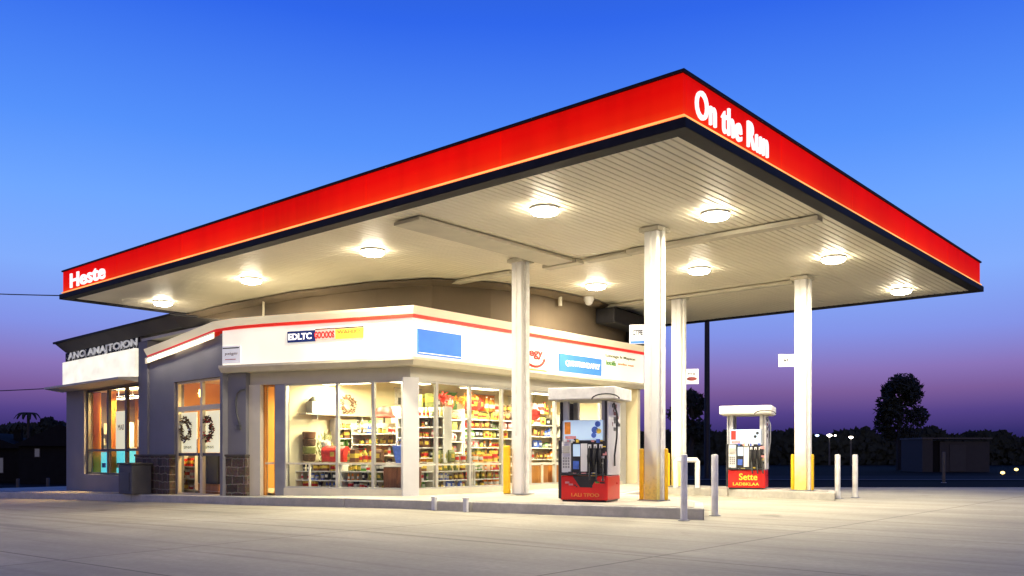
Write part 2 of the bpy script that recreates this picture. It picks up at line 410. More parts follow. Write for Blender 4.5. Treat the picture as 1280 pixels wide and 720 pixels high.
def lettering(body, width, height, origin, rdir, nrm, m, parent, depth=.012, bold=.012, name='lettering', spacing=1.0):
    me = text_mesh(body, width, height, depth, bold, spacing)
    r = Vector(rdir).to_3d().normalized(); n = Vector(nrm).to_3d().normalized(); u = Vector((0, 0, 1))
    mt = Matrix((( r.x, u.x, n.x, origin[0]), (r.y, u.y, n.y, origin[1]), (r.z, u.z, n.z, origin[2]), (0, 0, 0, 1)))
    if parent is not None: mt = WORLD_MAT[parent.name].inverted() @ mt
    me.transform(mt)
    me.materials.clear(); me.materials.append(M[m])
    o = bpy.data.objects.new(name, me); COL.objects.link(o); o.parent = parent
    WORLD_MAT[o.name] = WORLD_MAT[parent.name].copy() if parent is not None else Matrix()
    return o

# ------------------------------------------------------------------ the lie of the land
def g(x): return -.023 * min(max(0.0, -x - 2.0), 20.0)

def strip(name, m, rows, lift, parent=None):
    """a sheet that follows the gentle fall of the ground; rows: list of (y, xa, xb)"""
    mb = MB(); cache = []
    for y, xa, xb in rows:
        xs = sorted({xa, xb, *[x for x in (-22.0, -2.0) if xa < x < xb]})
        cache.append([(x, y, g(x) + lift) for x in xs])
    for a, b in zip(cache, cache[1:]):
        for i in range(len(a) - 1):
            mb.poly((a[i], a[i + 1], b[i + 1], b[i]))
    bmesh.ops.remove_doubles(mb.bm, verts=mb.bm.verts, dist=1e-4)
    return struct(mb.build(name, m))

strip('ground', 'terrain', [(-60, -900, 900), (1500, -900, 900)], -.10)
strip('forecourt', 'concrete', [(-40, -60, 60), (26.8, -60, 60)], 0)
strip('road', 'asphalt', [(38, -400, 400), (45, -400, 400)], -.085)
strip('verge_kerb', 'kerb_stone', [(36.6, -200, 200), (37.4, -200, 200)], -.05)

P0 = Vector((2.10, 10.78)); U = Vector((-.755, .656)); V = Vector((.656, .755))
LU, LV = 18.1, 14.3
def uv(u, v): return P0 + U * u + V * v
H0 = 4.98

# store plan
C0 = Vector((-2.03, 18.0))
F1 = Fr(C0, (-.927, .373), (-.373, -.927))
W1 = C0 + F1.d * 4.82
F2 = Fr(W1, (-.714, .70), (-.70, -.714))
RF = Fr(C0, (.6445, .765), (.765, -.6445))
R1 = C0 + RF.d * 8.9
W2 = W1 + F2.d * 9.73
W3 = W2 + V * 8.0

# pavement / island one: a raised kerbed apron in front of the shop that carries the front pump
def kerbed(name, pts, h, inset=.16):
    """raised slab following the fall of the ground, kerb stones round its edge"""
    P = [Vector(p) for p in pts]
    cen = sum(P, Vector((0, 0))) / len(P)
    n = len(P)
    ins = []
    for i in range(n):
        a, b, c = P[i - 1], P[i], P[(i + 1) % n]
        d1 = (b - a).normalized(); d2 = (c - b).normalized()
        n1 = Vector((-d1.y, d1.x)); n2 = Vector((-d2.y, d2.x))
        m_ = (n1 + n2).normalized(); k = inset / max(.35, m_.dot(n1))
        ins.append(b + m_ * k)
    top = MB(); top.poly([(p.x, p.y, g(p.x) + h + .004) for p in ins])
    t = struct(top.build(name, 'pavement_top'))
    kb = MB()
    for i in range(n):
        a, b = P[i], P[(i + 1) % n]; ai, bi = ins[i], ins[(i + 1) % n]
        L = (b - a).length; k = max(1, int(L / 2.4))
        for j in range(k):
            e = .006 / L
            u0, u1 = j / k + e, (j + 1) / k - e
            q = [a.lerp(b, u0), a.lerp(b, u1), ai.lerp(bi, u1), ai.lerp(bi, u0)]
            kb.hexa([(p.x, p.y, g(p.x) - .08) for p in q], [(p.x, p.y, g(p.x) + h - .002) for p in q])
    o = struct(kb.build('kerb', 'kerb_face', bevel=.018))
    return t
apron = [(2.92, 13.4), (3.28, 15.1), (3.2, 16.8), (2.3, 18.3), (4.2, 23.4), (3.4, 25.6), (-8, 34), (-18, 31), (-18, 28.6), (-9.5, 22.0), (-5.83, 19.0), (-.7, 15.3)]
kerbed('pavement', apron, .18)
isl2 = [(6.95, 18.95), (7.45, 20.3), (4.6, 23.9), (3.3, 22.9)]
kerbed('pavement', isl2, .18)

# ------------------------------------------------------------------ canopy
cp = thing('station_canopy', 'large flat filling station canopy with a lit red fascia over the pumps', 'canopy', (*uv(5, 7), 0))
def fascia_frames():
    c = [uv(0, 0), uv(LU, 0), uv(LU, LV), uv(0, LV)]
    nr = [-V, U, V, -U]
    return [(c[i], c[(i + 1) % 4], nr[i]) for i in range(4)]
z_bt, z_rt = H0 + .13, H0 + .70
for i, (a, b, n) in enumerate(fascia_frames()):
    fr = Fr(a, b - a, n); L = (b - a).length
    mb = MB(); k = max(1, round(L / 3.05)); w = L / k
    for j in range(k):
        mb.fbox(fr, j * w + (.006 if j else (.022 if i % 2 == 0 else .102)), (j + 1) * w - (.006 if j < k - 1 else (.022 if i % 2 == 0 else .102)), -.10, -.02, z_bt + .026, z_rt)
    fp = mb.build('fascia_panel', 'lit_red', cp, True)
def ring(name, m, prof, bevel=0):
    P = [uv(LU, 0), uv(0, 0), uv(0, LV), uv(LU, LV)]; mb = MB(); secs = []
    for i in range(4):
        d1 = (P[i] - P[i - 1]).normalized(); d2 = (P[(i + 1) % 4] - P[i]).normalized()
        n = Vector((d1.y, -d1.x)) + Vector((d2.y, -d2.x))
        secs.append([mb.bm.verts.new((P[i].x + n.x * o, P[i].y + n.y * o, z)) for o, z in prof])
    for i in range(4):
        a, b = secs[i], secs[(i + 1) % 4]
        for k in range(len(prof)): mb.bm.faces.new((a[k], a[(k + 1) % len(prof)], b[(k + 1) % len(prof)], b[k]))
    mb.build(name, m, cp, True, bevel=bevel)
ring('bottom_trim', 'black_trim', [(-.2, H0), (.05, H0), (.05, z_bt), (-.2, z_bt)], .01)
ring('top_trim', 'black_trim', [(-.22, z_rt + .004), (.01, z_rt + .004), (.01, z_rt + .04), (-.22, z_rt + .04)])
ring('glow_strip', 'glow_line', [(-.018, z_bt + .03), (.012, z_bt + .03), (.012, z_bt + .05), (-.018, z_bt + .05)])
# roof deck
mb = MB(); mb.prism([uv(.15, .15), uv(.15, LV - .15), uv(LU - .15, LV - .15), uv(LU - .15, .15)], H0 + .3, H0 + .62)
mb.build('roof_deck', 'roof_dark', cp, True)
# soffit: ribbed metal sheets along V
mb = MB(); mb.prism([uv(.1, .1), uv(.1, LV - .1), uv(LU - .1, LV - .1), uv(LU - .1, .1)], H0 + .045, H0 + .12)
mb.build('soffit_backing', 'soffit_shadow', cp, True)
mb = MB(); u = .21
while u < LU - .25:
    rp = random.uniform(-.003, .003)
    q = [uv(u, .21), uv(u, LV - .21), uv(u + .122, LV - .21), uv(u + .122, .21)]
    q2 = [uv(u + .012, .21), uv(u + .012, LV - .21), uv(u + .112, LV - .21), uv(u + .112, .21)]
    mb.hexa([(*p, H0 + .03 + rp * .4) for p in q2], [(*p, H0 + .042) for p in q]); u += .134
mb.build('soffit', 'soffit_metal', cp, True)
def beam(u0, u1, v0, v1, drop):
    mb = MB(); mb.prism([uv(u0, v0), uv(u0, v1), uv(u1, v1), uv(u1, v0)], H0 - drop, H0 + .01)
    mb.build('shaded_beam', 'beam_metal', cp, True, bevel=.01)  # shallow downstand, toned darker to paint in the shadow strips on the soffit
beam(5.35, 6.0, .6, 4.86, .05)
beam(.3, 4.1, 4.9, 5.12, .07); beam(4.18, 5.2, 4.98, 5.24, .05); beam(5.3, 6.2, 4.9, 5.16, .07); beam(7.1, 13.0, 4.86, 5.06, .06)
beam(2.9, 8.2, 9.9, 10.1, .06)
# columns
def column(u, v, ledge, yellow=1.05, zb=.18):
    p = uv(u, v); fr = Fr(p, -U, -V)
    mb = MB(); w = .135
    mb.fbox(fr, -w, w, -w, w, zb, H0 + .03)
    c = mb.build('column', 'column_yellow' if yellow else 'column_paint', cp, True, bevel=.02)
    mb = MB(); mb.fbox(fr, w + .001, w + .06, -.05, .05, zb, H0 + .02)          # conduit channel on the flank
    mb.fbox(fr, -.02, .02, w + .001, w + .012, zb + 1.2, H0)
    mb.build('conduit', 'dirty_white', c, True, bevel=.008)
    mb = MB(); mb.fbox(fr, -w - .06, w + .06, -w - .06, w + .06, H0 - .06, H0 + .012)
    mb.build('column_head', 'beam_metal', c, True)
    mb = MB(); mb.fbox(fr, -.2, .2, -.2, .2, zb + .004, zb + .024)
    mb.build('base_plate', 'grey_steel', c, True)
    return fr
# worn yellow paint that fades out up the column
m, nt, out = nodes('column_yellow')
b = N(nt, 'ShaderNodeBsdfPrincipled'); b.inputs['Roughness'].default_value = .45
tc = N(nt, 'ShaderNodeTexCoord'); sp = N(nt, 'ShaderNodeSeparateXYZ'); nt.links.new(tc.outputs['Object'], sp.inputs[0])
nz = N(nt, 'ShaderNodeTexNoise'); nz.inputs['Scale'].default_value = 7; nz.inputs['Detail'].default_value = 6; nt.links.new(tc.outputs['Object'], nz.inputs['Vector'])
ad = N(nt, 'ShaderNodeMath', operation='MULTIPLY_ADD'); ad.inputs[1].default_value = .5; nt.links.new(nz.outputs['Fac'], ad.inputs[0]); nt.links.new(sp.outputs['Z'], ad.inputs[2])
f = ramp(nt, ad.outputs[0], [(.95, 0), (1.45, 1)])
mrn = N(nt, 'ShaderNodeMapRange'); mrn.inputs['From Min'].default_value = .62; mrn.inputs['From Max'].default_value = 1.42; mrn.inputs['To Min'].default_value = .22; nt.links.new(ad.outputs[0], mrn.inputs['Value'])
gz = N(nt, 'ShaderNodeTexNoise'); gz.inputs['Scale'].default_value = 22; gz.inputs['Detail'].default_value = 7; nt.links.new(tc.outputs['Object'], gz.inputs['Vector'])
gs = N(nt, 'ShaderNodeMath', operation='MULTIPLY_ADD'); gs.inputs[1].default_value = -.45; nt.links.new(sp.outputs['Z'], gs.inputs[0]); nt.links.new(gz.outputs['Fac'], gs.inputs[2])
grime = ramp(nt, gs.outputs[0], [(.3, 0), (.56, .28)])
nt.links.new(mixc(nt, grime, mixc(nt, mrn.outputs[0], (1, .76, .04), (.8, .79, .76)), (.2, .16, .1)), b.inputs['Base Color']); nt.links.new(b.outputs[0], out.inputs[0])
M['column_yellow'] = m

cols = {'A': (2.84, 3.91), 'B': (6.24, 4.25), 'C': (2.6, 9.76), 'D': (5.99, 10.13)}
colfr = {k: column(*v, 0, k != 'B') for k, v in cols.items()}

# fascia lettering
nR = -U
q = uv(0, 0) + V * 1.33 + nR * (-.018)
lettering('On the Run', 2.06, .36, (q.x, q.y, H0 + .42), V, nR, 'lit_letters', cp, .03, .008, spacing=1.06)
nL = -V
q = uv(LU - 1.47, 0) + nL * (-.018)
lettering('Heste', 1.95, .36, (q.x, q.y, H0 + .41), -U, nL, 'lit_letters', cp, .03, .018, spacing=1.03)

# canopy lights
L_lab = [((.53, 14.33), 'big round downlight in the canopy soffit beside the front ceiling beam'),
         ((-2.73, 17.27), 'round downlight in the soffit above the navy and yellow strip sign'),
         ((-5.95, 20.1), 'round downlight in the soffit above the lit grey door wall'),
         ((-9.15, 23.1), 'small round downlight at the soffit end near the dark wing roof'),
         ((3.37, 14.62), 'round downlight near the fascia corner under the second word of the sign'),
         ((4.03, 19.0), 'round downlight just beside the top of the tallest front column'),
         ((1.98, 20.8), 'round downlight between the two front columns above the brown upper wall'),
         ((6.53, 17.9), 'round downlight in front of the column with the small white flag sign'),
         ((9.45, 21.4), 'round downlight out by the far corner of the canopy beyond the columns')]
light0 = None
for (x, y), lab in L_lab:
    if light0 is None:
        light0 = thing('canopy_light', lab, 'downlight', (x, y, H0), 0, 'round downlights in the canopy soffit')
        mb = MB(); mb.lathe([(.15, .03), (.235, .03), (.237, -.006), (.232, -.012), (.15, -.012)], n=28)
        mb.build('rim', 'white_metal', light0, smooth=True)
        mb = MB(); mb.lathe([(.15, -.0125), (.225, -.0125), (.228, -.04), (.2, -.068), (.13, -.088), (.05, -.095), (.01, -.096)], n=28)
        mb.build('diffuser', 'lamp_lens', light0, smooth=True)
    else:
        dup(light0, (x, y, H0), 0, lab)
    ld = bpy.data.lights.new('canopy_lamp', 'AREA'); ld.shape = 'DISK'; ld.size = .3; ld.energy = 222 * (1 + .12 * math.sin(x * 3.1 + y)); ld.color = (1, .88, .655)
    lo = bpy.data.objects.new('canopy_lamp', ld); COL.objects.link(lo); lo.location = (x, y, H0 - .135)

# small gear under the soffit
q = Vector((1.95, 22.4))
t = thing('security_camera', 'small white dome camera under the soffit beside the brown upper wall', 'camera', (q.x, q.y, H0))
mb = MB(); mb.lathe([(.13, .02), (.13, -.06), (.11, -.1)], n=20); mb.build('mount', 'white_metal', t, smooth=True)
mb = MB(); mb.lathe([(.1, -.1), (.095, -.14), (.06, -.18), (.01, -.195)], n=20); mb.build('dome', 'white_metal', t, smooth=True)

# ------------------------------------------------------------------ store building
st = thing('store_building', 'white and blue-grey shop with lit sign band under the canopy', 'building', (C0.x, C0.y, 0))
def part(name, m, mb, parent=None, **k): return mb.build(name, m, parent or st, True, **k)

def sweep(mb, line, prof, dz=None):
    """closed profile (out, z) carried along a plan polyline with mitred corners"""
    P = [Vector(p) for p in line]; n = len(P); secs = []
    for i in range(n):
        ds = []
        if i > 0: ds.append((P[i] - P[i - 1]).normalized())
        if i < n - 1: ds.append((P[i + 1] - P[i]).normalized())
        ns = [Vector((d.y, -d.x)) for d in ds]
        m_ = sum(ns, Vector((0, 0))).normalized(); k = 1 / m_.dot(ns[0])
        secs.append([mb.bm.verts.new((P[i].x + m_.x * o * k, P[i].y + m_.y * o * k, z + (dz[i] if dz else 0))) for o, z in prof])
    for a, b in zip(secs, secs[1:]):
        for j in range(len(prof)):
            mb.bm.faces.new((a[j], a[(j + 1) % len(prof)], b[(j + 1) % len(prof)], b[j]))
    mb.bm.faces.new(secs[0]); mb.bm.faces.new(secs[-1][::-1])
line = [W1, C0, R1]
mb = MB(); sweep(mb, line, [(-.3, 2.985), (0, 2.985), (0, 3.795), (-.3, 3.795)]); part('sign_band', 'lit_white', mb)
mb = MB(); sweep(mb, line, [(-.32, 2.83), (.05, 2.83), (.14, 2.93), (.14, 2.982), (-.32, 2.982)]); part('ledge', 'ledge_cream', mb)
cl = [F2.p(3.85, 0, 0).to_2d(), F2.p(2.4, 0, 0).to_2d(), F2.p(1.0, 0, 0).to_2d(), F2.p(.2, .0, 0).to_2d(), F1.p(4.4, 0, 0).to_2d(), F1.p(3.6, 0, 0).to_2d(), C0, R1]
dz = [-.35, -.235, -.11, -.035, -.01, 0, 0, 0]
mb = MB(); sweep(mb, cl, [(-.2, 3.798), (.06, 3.798), (.065, 3.862), (-.2, 3.862)], dz); part('red_stripe', 'red_stripe', mb)
mb = MB(); sweep(mb, cl, [(-.3, 3.865), (.07, 3.865), (.13, 3.97), (.15, 4.02), (-.3, 4.02)], dz); part('cornice', 'cornice_glow', mb)
mb = MB(); sweep(mb, cl[:4], [(.085, 3.655), (.11, 3.655), (.12, 3.795), (.085, 3.795)], dz); part('valance', 'cornice_glow', mb)  # cornice lip set forward to hide the added tube; its glow is painted
mb = MB(); sweep(mb, cl[1:3], [(.02, 3.755), (.055, 3.755), (.055, 3.78), (.02, 3.78)], dz[1:3]); part('added_wash_tube', 'added_tube_glow', mb)  # made-up tube, put in to brighten the door wall
ld = bpy.data.lights.new('wall_fill_lamp', 'AREA'); ld.shape = 'RECTANGLE'; ld.size = 3.5; ld.size_y = .06; ld.energy = 26; ld.color = (1, .88, .68)  # added fill lamp washing the door wall, not a real fitting
lo = bpy.data.objects.new('wall_fill_lamp', ld); COL.objects.link(lo); lo.location = F2.p(1.95, .16, 3.56)
zx = (F2.d.to_3d() + Vector((0, 0, -.085))).normalized(); zz = (F2.n.to_3d() * .3 + Vector((0, 0, 1))).normalized(); zy = zz.cross(zx).normalized(); zz = zx.cross(zy)
lo.rotation_euler = Matrix((zx, zy, zz)).transposed().to_euler()
# walls of the door side and wing
mb = MB()
mb.fbox(F2, .0, .12, -.25, .0, -.4, 3.72)
mb.fbox(F2, .12, 2.43, -.25, .0, 2.76, 3.69, None, 3.5)
mb.fbox(F2, 2.43, 3.86, -.25, .0, -.4, 3.6)
mb.fbox(F2, 3.862, 4.40, -.25, .05, -.4, 3.9)
part('wall', 'wall_blue_grey', mb)
mb = MB()
mb.fbox(F2, 4.402, 8.3, -.25, .0, -.5, .43)
mb.fbox(F2, 4.402, 8.3, -.25, .0, 2.86, 4.05)
mb.fbox(F2, 8.3, 9.73, -.25, .0, -.5, 4.05)
part('wall', 'wall_blue_grey', mb)
mb = MB(); fe = Fr(W2, V, U); mb.fbox(fe, .0, 8.0, -.25, -.001, -.5, 4.05); part('wall', 'wall_blue_grey', mb)
mb = MB(); fb = Fr(W3, R1 - W3, (.5, .86)); mb.fbox(fb, 0, (R1 - W3).length - .1, -.22, -.02, -.4, 3.9); part('wall', 'cream_wall', mb)
mb = MB(); mb.fbox(RF, 8.22, 8.46, -2.9, -.3, -.2, 2.98); part('wall', 'header_beige', mb)
# pier beside the vestibule
mb = MB(); mb.fbox(F1, 4.27, 4.83, -.42, -.12, -.3, 2.83); part('wall', 'wall_blue_grey', mb)
# stone base
mb = MB(); mb.fbox(F1, 4.25, 4.86, -.44, -.07, -.3, .95); part('stone_base', 'stone', mb)
mb = MB(); mb.fbox(F2, 2.41, 4.42, -.02, .13, -.4, .95); part('stone_base', 'stone', mb)
mb = MB(); mb.fbox(F2, 2.40, 4.43, -.03, .16, .952, 1.0); part('stone_cap', 'kerb_stone', mb, bevel=.01)
mb = MB(); mb.fbox(F1, 4.24, 4.87, -.44, -.04, .952, 1.0); part('stone_cap', 'kerb_stone', mb, bevel=.01)
# corner column, header, kick plate
cc = C0 + Vector((-.09, .36))
mb = MB(); d = (F1.n + RF.n).normalized(); frc = Fr(cc, Vector((-d.y, d.x)), d)
mb.fbox(frc, -.17, .17, -.2, .12, .0, 2.6); part('corner_post', 'frame_white', mb, bevel=.012) if 'frame_white' in M else part('corner_post', 'white_metal', mb, bevel=.012)
mb = MB(); sweep(mb, [W1 + F1.n * -.26, cc - F1.n * .0 + (F1.n + RF.n) * .02, C0 + RF.d * 8.22 + RF.n * -.26], [(-.12, 2.56), (.0, 2.56), (.0, 2.828), (-.12, 2.828)])
part('header', 'header_beige', mb)
mb = MB(); mb.fbox(F1, .17, 3.36, -.4, -.26, -.1, .26); mb.fbox(RF, .14, 8.22, -.4, -.26, -.1, .26); part('kick_plate', 'ledge_cream', mb)
mb = MB(); mb.fbox(F1, 3.96, 4.268, -.5, -.22, -.1, 2.56); part('door_jamb', 'frame_cream', mb)
mb = MB(); mb.fbox(F1, 3.36, 3.62, -.46, -.3, -.1, 2.56); part('door_panel', 'grey_steel', mb)

def window(fr, s0, s1, z0, z1, o, transom=None, m='mullion_grey', t=.045, name='window', mid=None, pane=True, mt='frame_cream'):
    mb = MB()
    mb.fbox(fr, s0, s0 + t, o - .05, o + .03, z0, z1); mb.fbox(fr, s1 - t, s1, o - .05, o + .03, z0, z1)
    mb.fbox(fr, s0 + t, s1 - t, o - .045, o + .025, z0, z0 + t); mb.fbox(fr, s0 + t, s1 - t, o - .045, o + .025, z1 - t, z1)
    w = part(name, m, mb)
    if transom:
        mb = MB(); mb.fbox(fr, s0 + t, s1 - t, o - .04, o + .02, transom - t * .55, transom + t * .55)
        if mid: mb.fbox(fr, mid - t * .4, mid + t * .4, o - .04, o + .02, z0 + t, transom - t * .55)
        part('transom', mt, mb, w)
    if pane:
        mb = MB(); mb.poly([fr.p(s0 + t * .5, o - .01, z0 + t * .5), fr.p(s1 - t * .5, o - .01, z0 + t * .5), fr.p(s1 - t * .5, o - .01, z1 - t * .5), fr.p(s0 + t * .5, o - .01, z1 - t * .5)])
        part('pane', 'glass', mb, w)
    return w
for a, b, md in ((.2, 1.11, None), (1.11, 2.0, None), (2.0, 3.36, 2.72)):
    window(F1, a, b, .262, 2.558, -.32, .8, 'mullion_grey', mid=md, t=.034)
edges = [.14, 1.0, 2.05, 3.15, 4.2, 5.2, 6.2, 7.2, 8.2]
for a, b in zip(edges, edges[1:]):
    window(RF, a, b, .262, 2.558, -.32, .78, 'mullion_grey', t=.034, mid=(a + b) / 2 if int(a * 10) % 3 == 0 else None)
window(F1, 3.62, 3.955, .0, 2.556, -.36, .8, 'wood_orange', t=.04)
# double entrance door
for a, b in ((.13, 1.17), (1.17, 2.42)):
    dn = window(F2, a, b, .02, 2.1, -.1, 1.0, 'lit_frame', t=.06, name='door', mt='mullion_dark')
    mb = MB(); hx = b - .1 if a < .5 else a + .1
    mb.tube([F2.p(hx, -.06, .95), F2.p(hx, -.02, .98), F2.p(hx, -.02, 1.35), F2.p(hx, -.06, 1.38)], .012); part('handle', 'grey_steel', mb, dn)
    window(F2, a, b, 2.105, 2.755, -.1, None, 'lit_frame', t=.05)
# wing window: three lights
for a, b in ((4.44, 5.56), (5.56, 6.8), (6.8, 8.28)):
    window(F2, a, b, .435, 2.855, -.12, 1.12, 'mullion_dark', t=.055, mt='mullion_dark')
# wing frieze, lit panel, awning, roof edge
mb = MB(); mb.fbox(F2, 4.42, 9.72, .002, .03, 3.765, 4.045); fz = part('frieze', 'black_trim', mb)
q = F2.p(7.0, .031, 3.905)
lettering('ANO AMAJTOION', 5.0, .26, q, -F2.d, F2.n, 'frieze_glow', fz, .012, .035)
mb = MB(); qr = random.Random(9)
for k in range(230):
    a = F2.p(qr.uniform(4.5, 9.6), .032 + k * .00004, qr.uniform(3.78, 4.03)); r_ = qr.uniform(.012, .035); an = qr.uniform(0, 6.28)
    d = F2.d.to_3d() * math.cos(an) * r_ + Vector((0, 0, math.sin(an) * r_)); e = F2.d.to_3d() * -math.sin(an) * r_ * .5 + Vector((0, 0, math.cos(an) * r_ * .5))
    mb.poly([a - d, a - e, a + d, a + e])
part('ornament_pattern', 'frieze_glow', mb, fz)
mb = MB(); mb.fbox(F2, 4.46, 9.7, .002, .12, 3.03, 3.755); part('light_box', 'lit_white_wing', mb)
mb = MB(); mb.hexa([F2.p(4.44, 0, 2.88), F2.p(10.1, 0, 2.88), F2.p(9.75, .62, 2.93), F2.p(4.44, .55, 2.93)],
                   [F2.p(4.44, 0, 3.02), F2.p(10.1, 0, 3.02), F2.p(9.75, .62, 2.985), F2.p(4.44, .55, 2.985)]); part('awning', 'header_beige', mb)
mb = MB()
mb.hexa([F2.p(1.9, -.3, 4.05), F2.p(9.6, -.3, 4.05), F2.p(9.6, .06, 4.05), F2.p(1.9, .06, 4.05)],
        [F2.p(1.9, -.3, 4.30), F2.p(9.78, -.3, 4.30), F2.p(9.78, .3, 4.30), F2.p(1.9, .3, 4.30)])
mb.hexa([F2.p(.1, -.6, 4.02), F2.p(1.9, -.3, 4.03), F2.p(1.9, .06, 4.03), F2.p(.1, -.5, 4.02)],
        [F2.p(.1, -.6, 4.06), F2.p(1.9, -.3, 4.299), F2.p(1.9, .3, 4.299), F2.p(.1, -.45, 4.06)])
part('roof_edge', 'roof_fascia', mb)
mb = MB(); mb.hexa([F2.p(1.9, -.35, 4.303), F2.p(9.84, -.35, 4.303), F2.p(9.84, .35, 4.303), F2.p(1.9, .35, 4.303)], [F2.p(1.9, -.35, 4.36), F2.p(9.84, -.35, 4.36), F2.p(9.84, .35, 4.36), F2.p(1.9, .35, 4.34)]); part('roof_cap', 'black_trim', mb)
# flat roof
roof = [W1 + F1.n * -.05, C0 + Vector((-.02, .05)), R1 + RF.n * -.05, W3, W2]
mb = MB(); mb.prism([tuple(p) for p in roof], 3.93, 4.0); part('roof', 'roof_membrane', mb)
# set-back upper wall up to the soffit
up = [(-9.05, 25.3), (-7.3, 23.6), (-5.2, 21.9), (-3.2, 20.75), (-1.84, 20.3), (-.5, 20.75), (.78, 21.7), (1.86, 22.9), (3.8, 26), (.6, 30.3), (-3, 29.8)]
mb = MB(); mb.prism(up[::-1], 4.0, H0 + .01); part('upper_wall', 'upper_brown', mb, smooth=False)
rim = [Vector(p) for p in up[:9]]
mb = MB(); sweep(mb, rim, [(-.02, H0 - .09), (.1, H0 - .09), (.34, H0 - .004), (-.02, H0 - .004)]); part('cove', 'upper_brown', mb)
# pipes and ducts on the upper wall
mb = MB(); q = Vector((-6.3, 22.72)); mb.tube([(q.x - .08, q.y - .08, 4.0), (q.x - .08, q.y - .08, H0)], .03); part('pipe', 'cornice_cream', mb)
mb = MB(); mb.tube([(1.2, 21.95, H0), (1.2, 21.95, H0 - .28)], .05); part('pipe', 'beam_metal', mb)
mb = MB(); fr = Fr((2.15, 23.2), (1.94, 3.1), (.85, -.53)); mb.fbox(fr, .1, 2.4, .0, .55, 4.45, 4.85); mb.fbox(fr, 2.0, 2.9, .0, .4, 4.05, 4.5); part('duct', 'black_trim', mb, bevel=.03)

# interior shell
inner = [W1 + F1.n * -.5 + F1.d * .0, cc + (cc - C0) * .4, C0 + RF.d * 8.2 + RF.n * -.45, R1 + RF.n * -3 , (-2.4, 30.2), W3 + U * -.5, W2 + V * .3 - F2.d * .3, W1 + F2.n * -.28 + F2.d * .05]
mb = MB(); mb.poly([(p[0], p[1], .13) for p in inner]); part('floor', 'interior_floor', mb)
mb = MB(); mb.poly([(p[0], p[1], 2.9) for p in inner]); part('interior_ceiling', 'ceiling_tile', mb)
pt = Fr(F1.p(3.45, -.5, 0).to_2d(), V, U)
mb = MB(); mb.fbox(pt, .0, 9.2, -.1, .0, .13, 2.895); part('partition', 'cream_wall', mb)
p2 = Fr(F2.p(3.9, -.26, 0).to_2d(), V, U)
mb = MB(); mb.fbox(p2, .0, 5.0, -.1, .0, -.3, 2.895); part('partition', 'orange_wall', mb)
# lobby and wing back walls, orange-lit
lb = Fr(F2.p(-.3, -2.4, 0).to_2d(), F2.d, F2.n)
mb = MB(); mb.fbox(lb, -.5, 4.0, -.1, .0, .0, 2.895); part('partition', 'orange_wall', mb)
mb = MB(); mb.fbox(lb, 4.3, 10.2, .3, .4, -.3, 2.895); part('partition', 'orange_wall', mb)
# shop back wall
mb = MB(); mb.fbox(RF, 8.0, 8.21, -3.4, -.46, .131, 2.895); part('partition', 'cream_wall', mb)

# ------------------------------------------------------------------ signs on the store
def panel_sign(name, label, fr, s0, s1, z0, z1, m, o=.004, th=.03, rim=None):
    c = fr.p((s0 + s1) / 2, o, z0)
    t = thing(name, label, 'sign', tuple(c))
    mb = MB(); mb.fbox(fr, s0, s1, o, o + th, z0, z1); mb.build('panel', m, t, True, bevel=.004)
    return t
# strip sign on the front band (navy, patterned, yellow)
t = panel_sign('strip_sign', 'narrow strip sign in navy, red-white and yellow on the lit front band', F1, 2.33, 3.05, 3.42, 3.66, 'lit_navy')
mb = MB(); mb.fbox(F1, 1.83, 2.328, .004, .034, 3.43, 3.66); mb.build('panel', 'lit_pink', t, True)
mb = MB(); mb.fbox(F1, 1.15, 1.828, .004, .034, 3.44, 3.65); mb.build('panel', 'lit_yellow', t, True)
lettering('EDLTC', .6, .14, F1.p(2.72, .035, 3.54), -F1.d, F1.n, 'lit_letters', t, .008, .03)
lettering('GOOOOS', .5, .15, F1.p(2.1, .035, 3.545), -F1.d, F1.n, 'ink_red', t, .008, .04)
lettering('WAHIIO', .55, .07, F1.p(1.5, .035, 3.585), -F1.d, F1.n, 'wood_orange', t, .006, .01)
mb = MB(); mb.fbox(F1, 1.15, 2.33, .004, .036, 3.662, 3.68); mb.build('edge_rail', 'black_trim', t, True)
# small notice panel at the end of the band
t = panel_sign('notice_sign', 'small white notice with a dark top line at the end of the lit band', F1, 4.3, 4.8, 3.03, 3.42, 'sign_white')
mb = MB(); mb.fbox(F1, 4.33, 4.78, .035, .042, 3.36, 3.385); mb.build('heading_bar', 'kerb_stone', t, True)
lettering('peigni', .34, .08, F1.p(4.55, .035, 3.24), -F1.d, F1.n, 'pack_brown', t, .005, .0)
mb = MB(); mb.fbox(F1, 4.42, 4.72, .035, .04, 3.11, 3.13); mb.build('text_line', 'pack_pink', t, True)
# blue panels on the side band
t = panel_sign('blue_sign', 'plain blue panel beside the shop corner on the lit band', RF, .12, 1.42, 3.06, 3.58, 'lit_blue')
mb = MB(); mb.fbox(RF, .14, 1.40, .036, .042, 3.085, 3.1); mb.build('bottom_line', 'lit_letters', t, True)
t = panel_sign('blue_sign', 'blue panel with white lettering beyond the red emblem on the lit band', RF, 4.93, 6.77, 3.06, 3.5, 'lit_blue')
lettering('QUSTFRENDAPRY', 1.5, .16, RF.p(5.93, .035, 3.27), RF.d, RF.n, 'lit_letters', t, .008, .02)
